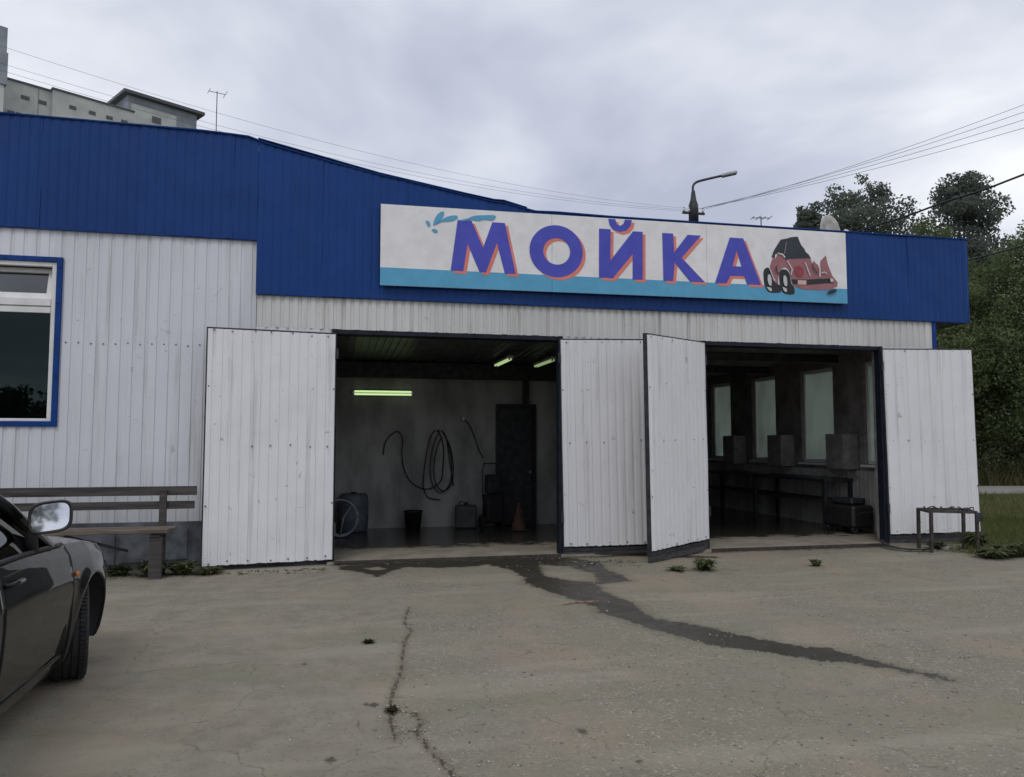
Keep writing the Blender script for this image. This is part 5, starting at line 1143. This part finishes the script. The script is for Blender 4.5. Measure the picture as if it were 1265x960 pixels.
def tree(loc, h, rx, kind, seed, label, group, n=14000, size=0.13, base=0.25, ncl=70, shape='round', cat='tree'):
    rng = np.random.default_rng(seed); root = empty('tree', loc); tag(root, label, cat, group)
    c = []; rad = []
    for i in range(ncl):
        t = rng.uniform(0, 1) ** 0.85; z = h * (base + (1 - base) * t * 0.97)
        prof = (math.sin(PI * min(1, 0.12 + t * 0.86)) ** 0.7) if shape == 'round' else (0.95 - 0.75 * t) if shape == 'cone' else (0.55 + 0.45 * math.sin(PI * t))
        a = rng.uniform(0, 2 * PI); q = rx * prof * math.sqrt(rng.uniform(0.05, 1)) * rng.uniform(0.75, 1.15)
        c.append((q * math.cos(a), q * math.sin(a), z)); rad.append(rx * rng.uniform(0.22, 0.44) * (1.0 if t < 0.85 else 0.75))
    # a few sprigs poking out of the outline
    for i in range(ncl // 3):
        t = rng.uniform(0.3, 1); a = rng.uniform(0, 2 * PI); prof = math.sin(PI * min(1, 0.12 + t * 0.86)) ** 0.7
        q = rx * prof * rng.uniform(1.0, 1.2); c.append((q * math.cos(a), q * math.sin(a), h * (base + (1 - base) * t) + rng.uniform(0, .35))); rad.append(rx * rng.uniform(0.08, 0.16))
    c = np.array(c); rad = np.array(rad)
    mb = MB(); lean = rng.uniform(-0.03, 0.03, 2) * h
    tp = [(lean[0] * t * t, lean[1] * t * t, h * 0.9 * t) for t in np.linspace(0, 1, 8)]
    r0 = 0.022 * h
    mb.tube([(0, 0, -0.2)] + tp[1:], [r0 * (1 - 0.9 * t) for t in np.linspace(0, 1, 8)], 9)
    for i in rng.choice(ncl, min(26, ncl), replace=False):
        e = c[i]; t0 = np.clip(e[2] / h * 0.62, 0.12, 0.8); s_ = Vector((lean[0] * t0 * t0, lean[1] * t0 * t0, h * 0.9 * t0)); e = Vector(e); mid = s_.lerp(e, 0.5) + Vector((0, 0, 0.05 * h * rng.uniform(-.3, .6)))
        mb.tube([s_, mid, e], [r0 * 0.34, r0 * 0.2, r0 * 0.06], 6)
    mb.build('trunk', bark, root, True)
    mesh_obj('crown', leaves_mesh('crown', c, rad, n, size, rng), LM[kind], root)
    return root
TG = 'trees behind the yard on the right'
tree((25.6, 34.25, 0), 14.5, 3.9, 'poplar', 1, 'dark broad tree directly behind the satellite dish', TG, 60000, 0.095, ncl=95)
tree((22.6, 33.4, 0), 13.0, 1.9, 'poplar', 2, 'narrow leafy treetop just left of the satellite dish', TG, 12000, 0.095, ncl=36)
tree((32.3, 34.65, 0), 15.9, 3.1, 'poplar', 3, 'tallest dark tree with a domed top above the fascia end', TG, 42000, 0.095)
tree((28.2, 25.4, 0), 10.2, 3.9, 'maple', 4, 'broad bright green tree filling the right edge beside the building', TG, 95000, 0.066, base=0.06, ncl=120)
tree((24.2, 28.2, 0), 10.6, 3.0, 'maple', 5, 'lower green tree showing just right of the end gate leaf', TG, 60000, 0.066, base=0.05, ncl=80)
tree((19.5, 30.0, 0), 8.5, 3.0, 'maple', 6, 'green tree seen through the windows of the second bay', TG, 12000, 0.14, base=0.1)
tree((33.5, 27.0, 0), 11.0, 3.6, 'maple', 7, 'green tree just beyond the right edge of the frame', TG, 12000, 0.15, base=0.12)
tree((29.0, 31.5, 0), 9.4, 3.2, 'maple', 8, 'green tree standing between the tall dark tree and the road', TG, 30000, 0.09, base=0.06)
tree((16.5, 24.5, 0), 6.5, 2.4, 'willow', 9, 'greyish tree outside the deepest bay windows', TG, 9000, 0.13, base=0.1)
tree((13.8, 28.5, 0), 7.5, 2.6, 'maple', 10, 'green tree behind the far end of the second bay', TG, 9000, 0.14, base=0.1)
for i, (x, y, h, l) in enumerate(((30.5, 39.0, 9.5, 'tree in the back row behind the broad bright tree'), (35.5, 37.5, 10.0, 'tree in the back row beyond the right edge'), (25.5, 40.0, 9.0, 'tree in the back row behind the end gate leaf'))):
    tree((x, y, 0), h, 3.6, 'maple', 80 + i, l, TG, 26000, 0.10, base=0.04, ncl=70)
SG = 'shrubs along the far roadside'
for i, (x, y, h, r, l) in enumerate(((22.6, 26.6, 2.3, 1.5, 'low shrub beyond the road just right of the end gate leaf'), (25.2, 25.4, 1.7, 1.2, 'small shrub beyond the road under the broad bright tree'), (27.6, 24.6, 2.2, 1.5, 'low shrub beyond the road at the right edge of the frame'), (20.2, 27.4, 2.4, 1.6, 'shrub beyond the road hidden mostly by the building corner'))):
    tree((x, y, 0), h, r, 'willow', 60 + i, l, SG, 7000, 0.055, base=0.05, ncl=40, cat='shrub').name = 'shrub'
BG = 'trees across the yard behind the viewer'
for i, (x, y, h, rx) in enumerate(((-24, -46, 5.6, 4.6), (-9, -60, 5.5, 4.8), (8, -58, 5.5, 4.6), (22, -44, 6.5, 4.6))):
    tree((x, y, 0), h, rx, 'poplar', 20 + i, ('leftmost tree across the yard behind the viewer', 'second tree from the left across the yard behind the viewer', 'third tree from the left across the yard behind the viewer', 'rightmost tree across the yard behind the viewer')[i], BG, 12000, 0.16, base=0.15, ncl=40)

def blades(name, pts, h, w, rng, mat, lean=0.45):
    n = len(pts); a = rng.uniform(0, 2 * PI, n); hh = h * rng.uniform(0.5, 1.3, n); l = rng.normal(0, lean, (n, 2)) * hh[:, None]
    dx = np.cos(a) * w / 2; dy = np.sin(a) * w / 2
    V = np.empty((n, 3, 3)); V[:, 0] = pts + np.stack([-dx, -dy, np.zeros(n)], 1); V[:, 1] = pts + np.stack([dx, dy, np.zeros(n)], 1); V[:, 2] = pts + np.stack([l[:, 0], l[:, 1], hh], 1)
    me = arr_mesh(name, V.reshape(-1, 3), np.arange(3 * n).reshape(n, 3))
    at = me.attributes.new('tint', 'FLOAT', 'POINT'); tv = np.clip(rng.uniform(0, 1, n) * 0.6 + 0.4 * (0.5 + 0.5 * np.sin(pts[:, 0] * 1.3) * np.sin(pts[:, 1] * 1.1)), 0, 1); at.data.foreach_set('value', np.repeat(tv, 3).astype(np.float32))
    return mesh_obj(name, me, mat)
rng = np.random.default_rng(77)
gmat = leaf_mat('lawn_blades', (0.060, 0.092, 0.026), (0.200, 0.205, 0.085), 0.4)
dmat = leaf_mat('dry_stalks', (0.12, 0.105, 0.05), (0.29, 0.24, 0.13), 0.4)
def area(n, x0, x1, y0, y1, fn=None):
    p = np.column_stack([rng.uniform(x0, x1, n), rng.uniform(y0, y1, n), np.zeros(n)]); return p if fn is None else p[fn(p)]
insoil = lambda p: sdist(p[:, :2], SOIL) > -0.05
notroad = lambda p: p[:, 1] < np.interp(p[:, 0], [10, 22, 40], [22.6, 20.2, 17.0]) - 0.1
near = area(16000, 8.8, 16, 8.8, 14, lambda p: insoil(p) & ~((p[:, 0] < 9.9) & (p[:, 1] > 10.2)))
far = area(46000, 10.3, 32, 11, 22.4, lambda p: insoil(p) & notroad(p))
o = blades('grass', np.vstack([near, far]), 0.15, 0.012, rng, gmat); tag(o, 'rough green grass between the yard and the road at the right', 'grass', kind='stuff')
p = area(9000, 10.3, 32, 14, 21.8, lambda p: insoil(p) & notroad(p) & (np.sin(p[:, 0] * 0.9) + np.sin(p[:, 1] * 1.7) > 0.1))
tag(blades('dry_grass', p, 0.26, 0.014, rng, dmat, 0.35), 'straw-coloured dry grass patches among the green on the right', 'grass', kind='stuff')
back = lambda p: (p[:, 1] > np.interp(p[:, 0], [10, 22, 40], [27.0, 24.4, 21.0]) + 0.3) & (p[:, 1] < np.interp(p[:, 0], [10, 22, 40], [27.0, 24.4, 21.0]) + 4.0)
pw = area(60000, 10, 42, 20, 32, back)
pw = pw[rng.uniform(0, 1, len(pw)) < 0.35 + 0.65 * (np.sin(pw[:, 0] * 1.9 + np.sin(pw[:, 1] * 2.3)) * np.sin(pw[:, 1] * 1.4) > -0.2)]
o = blades('tall_weeds', pw, 0.85, 0.035, rng, leaf_mat('tall_weed_stalks', (0.070, 0.085, 0.035), (0.22, 0.19, 0.10), 0.4), 0.42); tag(o, 'tall dry weeds along the far side of the road', 'weeds', kind='stuff')
# white flower heads in them
fl = pw[rng.choice(len(pw), 160, replace=False)]; 
k = np.abs(np.sin(fl[:, 0] * 1.7)) > 0.55; fl = fl[k]; fl[:, 2] = rng.uniform(0.7, 1.4, len(fl))
me = leaves_mesh('flower_heads', fl, np.full(len(fl), 0.09), len(fl) * 14, 0.025, rng, 0.3); wmat = simple('white_petals', (0.62, 0.62, 0.58), 0.8)
tag(mesh_obj('flower_heads', me, wmat), 'white flower heads dotted through the tall weeds', 'flowers', kind='stuff')

# weed clumps: individual plants
wmats = leaf_mat('weed_leaves', (0.060, 0.080, 0.036), (0.160, 0.180, 0.095), 0.4)
def weed(loc, r, h, n, seed, label, mat=None, cat='weed', grp='weeds in the yard'):
    g = np.random.default_rng(seed); V = []; F = []; n = int(n * 1.9)
    for i in range(n):
        a = g.uniform(0, 2 * PI); d = g.uniform(0.35, 1.0) * r; hh = h * g.uniform(0.4, 1.0); w = r * g.uniform(0.05, 0.11) + 0.003
        b0 = np.array([g.uniform(-.25, .25) * r, g.uniform(-.25, .25) * r, 0]); dv = np.array([math.cos(a), math.sin(a), 0]); sv = np.array([-math.sin(a), math.cos(a), 0])
        p1 = b0 + dv * d * 0.45 + np.array([0, 0, hh * 0.8]); p2 = b0 + dv * d + np.array([0, 0, hh * g.uniform(0.5, 1.0)])
        k = len(V); V += [b0 - sv * w * .3, b0 + sv * w * .3, p1 + sv * w, p1 - sv * w, p2]; F += [(k, k + 1, k + 2, k + 3), (k + 3, k + 2, k + 4)]
    me = bpy.data.meshes.new('weed'); me.from_pydata([tuple(v) for v in V], [], F)
    at = me.attributes.new('tint', 'FLOAT', 'POINT'); at.data.foreach_set('value', np.repeat(g.uniform(0, 1, n), 5).astype(np.float32))
    o = mesh_obj('weed', me, mat or wmats); o.location = loc; tag(o, label, cat, grp)
weed((4.62, 9.22, 0), 0.22, 0.17, 60, 1, 'leafy weed on the paving in front of the forward-swung gate leaf')
weed((4.28, 9.28, 0), 0.20, 0.06, 30, 11, 'flat straggling weed left of the leafy one before the gate leaf')
weed((6.18, 9.2, 0), 0.13, 0.11, 34, 2, 'small weed alone on the paving before the right bay')
weed((0.385, 4.83, -0.005), 0.055, 0.045, 40, 3, 'dark tuft growing where the long crack forks', leaf_mat('dry_tuft', (0.02, 0.02, 0.012), (0.07, 0.062, 0.035)))
weed((0.32, 6.49, 0), 0.07, 0.035, 30, 4, 'small dark tuft at the end of the side crack', leaf_mat('dry_tuft2', (0.016, 0.018, 0.01), (0.05, 0.05, 0.028)))
for i, (x, y, r, h, l) in enumerate(((-2.05, 10.28, 0.28, 0.22, 'weed under the bench right of its leg'), (-1.72, 10.33, 0.25, 0.20, 'weed between the bench leg and the left gate leaf'), (-1.42, 10.28, 0.22, 0.10, 'low weed at the foot of the left gate leaf'), (-2.45, 10.42, 0.22, 0.16, 'weed under the bench left of its right leg'), (-2.85, 10.45, .2, .12, 'weed by the plinth behind the car front'))):
    weed((x, y, 0), r, h, 85, 30 + i, l, None, 'weed', 'weeds along the wall')
for i, (x, y, r, h, l) in enumerate(((9.0, 9.25, 0.30, 0.16, 'weed clump at the grass corner right of the rack'), (9.35, 9.35, 0.30, 0.2, 'weed clump in front of the pale concrete slab'), (9.7, 9.3, 0.32, 0.24, 'weed clump at the right edge of the paving'), (8.95, 10.25, 0.2, 0.14, 'weed beneath the metal rack'), (9.5, 10.1, 0.3, 0.3, 'weed behind the metal rack beside the gate leaf'), (10.2, 9.6, 0.35, 0.3, 'tall weed in the grass at the right edge'))):
    weed((x, y, 0), r, h, 110, 50 + i, l, None, 'weed', 'weeds by the rack')

# loose gravel and a few leaves on the paving
def gravel():
    g = np.random.default_rng(9); n = 5200
    x = g.uniform(-1.6, 6.5, n); y = 2.6 + 7.6 * g.uniform(0, 1, n) ** 1.25
    dens = 0.35 + 0.65 * (np.sin(x * 1.9 + 1) * np.sin(y * 1.6) > 0.0); dens *= np.where((x < 0.4) & (y < 6.5), 0.35, 1.0); k = g.uniform(0, 1, n) < dens; x = x[k]; y = y[k]
    gx = g.uniform(0.7, 5.2, 3800); gy = 2.7 + 3.4 * g.uniform(0, 1, 3800); kk = (np.sin(gx * 2.3 + 0.7 * np.sin(gy * 3)) * np.sin(gy * 2.9 + 1.0) > -0.25); x = np.concatenate([x, gx[kk]]); y = np.concatenate([y, gy[kk]]); nb = len(x)
    # drifts along the main crack
    cx = []; 
    for cr in CRACKS[:3]:
        for a, b_ in zip(cr[:-1], cr[1:]):
            for _ in range(24): t = g.uniform(); cx.append((a[0] + (b_[0] - a[0]) * t + g.normal(0, 0.035), a[1] + (b_[1] - a[1]) * t + g.normal(0, .035)))
    x = np.concatenate([x, [c[0] for c in cx]]); y = np.concatenate([y, [c[1] for c in cx]]); n = len(x)
    s = 0.0028 + 0.0095 * g.uniform(0, 1, n) ** 5.0
    base = np.array([(1, 0, 0), (-1, 0, 0), (0, 1, 0), (0, -1, 0), (0, 0, 0.7), (0, 0, -0.7)], float)
    fc = np.array([(0, 2, 4), (2, 1, 4), (1, 3, 4), (3, 0, 4), (2, 0, 5), (1, 2, 5), (3, 1, 5), (0, 3, 5)])
    V = base[None] * g.uniform(0.6, 1.3, (n, 6, 1)) * s[:, None, None]; a = g.uniform(0, 6.28, n); ca, sa = np.cos(a), np.sin(a)
    Vx = V[:, :, 0] * ca[:, None] - V[:, :, 1] * sa[:, None]; Vy = V[:, :, 0] * sa[:, None] + V[:, :, 1] * ca[:, None]; V[:, :, 0] = Vx + x[:, None]; V[:, :, 1] = Vy + y[:, None]; V[:, :, 2] += (s * 0.25)[:, None] + ground_rel(x, y)[:, None]
    F = (fc[None] + (np.arange(n) * 6)[:, None, None]).reshape(-1, 3)
    me = arr_mesh('gravel', V.reshape(-1, 3), F); at = me.attributes.new('tint', 'FLOAT', 'POINT'); at.data.foreach_set('value', np.repeat(g.uniform(0, 1, n), 6).astype(np.float32))
    b = NB('gravel_stone'); c = b.mix(b.attr('tint'), (0.15, 0.138, 0.12), (0.40, 0.375, 0.335)); m = b.done(b.bsdf(c, 0.9))
    tag(mesh_obj('gravel', me, m), 'loose small gravel scattered over the yard paving', 'gravel', kind='stuff')
gravel()

# windblown litter along the wall foot, a twig by the water trail
def debris():
    g = np.random.default_rng(31); n = 900
    x = np.concatenate([g.uniform(-3.2, 0.0, 420), g.uniform(3.2, 5.2, 160), g.uniform(8.3, 9.2, 140), g.uniform(0.1, 8.4, 180)]); y = np.concatenate([10.42 - np.abs(g.normal(0, 0.16, 420)), 10.25 - np.abs(g.normal(0, 0.25, 160)), 10.2 - np.abs(g.normal(0, .2, 140)), 10.6 - np.abs(g.normal(0, 0.08, 180))])
    x[(x > 3.9) & (y > 9.7) & (x < 5.3)] -= 1.2; n = len(x); s = g.uniform(0.006, 0.022, n); a = g.uniform(0, 6.28, n)
    V = np.zeros((n, 4, 3)); asp = g.uniform(0.3, 0.8, n)
    for k, (u, v) in enumerate(((-1, -1), (1, -1), (1, 1), (-1, 1))):
        V[:, k, 0] = x + s * (u * np.cos(a) - v * asp * np.sin(a)); V[:, k, 1] = y + s * (u * np.sin(a) + v * asp * np.cos(a)); V[:, k, 2] = 0.006 + g.uniform(0, 0.012, n)
    me = arr_mesh('debris', V.reshape(-1, 3), np.arange(4 * n).reshape(n, 4)); at = me.attributes.new('tint', 'FLOAT', 'POINT'); at.data.foreach_set('value', np.repeat(g.uniform(0, 1, n) ** 2, 4).astype(np.float32))
    b = NB('litter_flakes'); m = b.done(b.bsdf(b.mix(b.attr('tint'), (0.055, 0.048, 0.035), (0.30, 0.27, 0.22)), 0.9))
    tag(mesh_obj('debris', me, m), 'leaf litter and crumbs along the foot of the wall and gates', 'litter', kind='stuff')
    tw = empty('twig', (2.45, 7.55, 0.01)); tag(tw, 'reddish dry twig lying at the edge of the wet trail', 'twig')
    wm2 = simple('twig_bark', (0.25, 0.15, 0.11), 0.8, 0, 0.3, 20)
    MB().tube([(-0.22, -0.02, 0), (-0.05, 0.02, 0.012), (0.08, 0.0, 0.015), (0.2, 0.05, 0.01)], [0.004, 0.009, 0.010, 0.005], 6).build('stem', wm2, tw, True)
    MB().tube([(0.02, 0.01, 0.014), (0.1, -0.05, 0.02), (0.16, -0.07, 0.012)], [0.006, 0.005, 0.003], 5).build('branch', wm2, tw, True)
    MB().tube([(-0.05, 0.02, 0.012), (0.0, 0.09, 0.02)], [0.006, 0.003], 5).build('branch', wm2, tw, True)
debris()
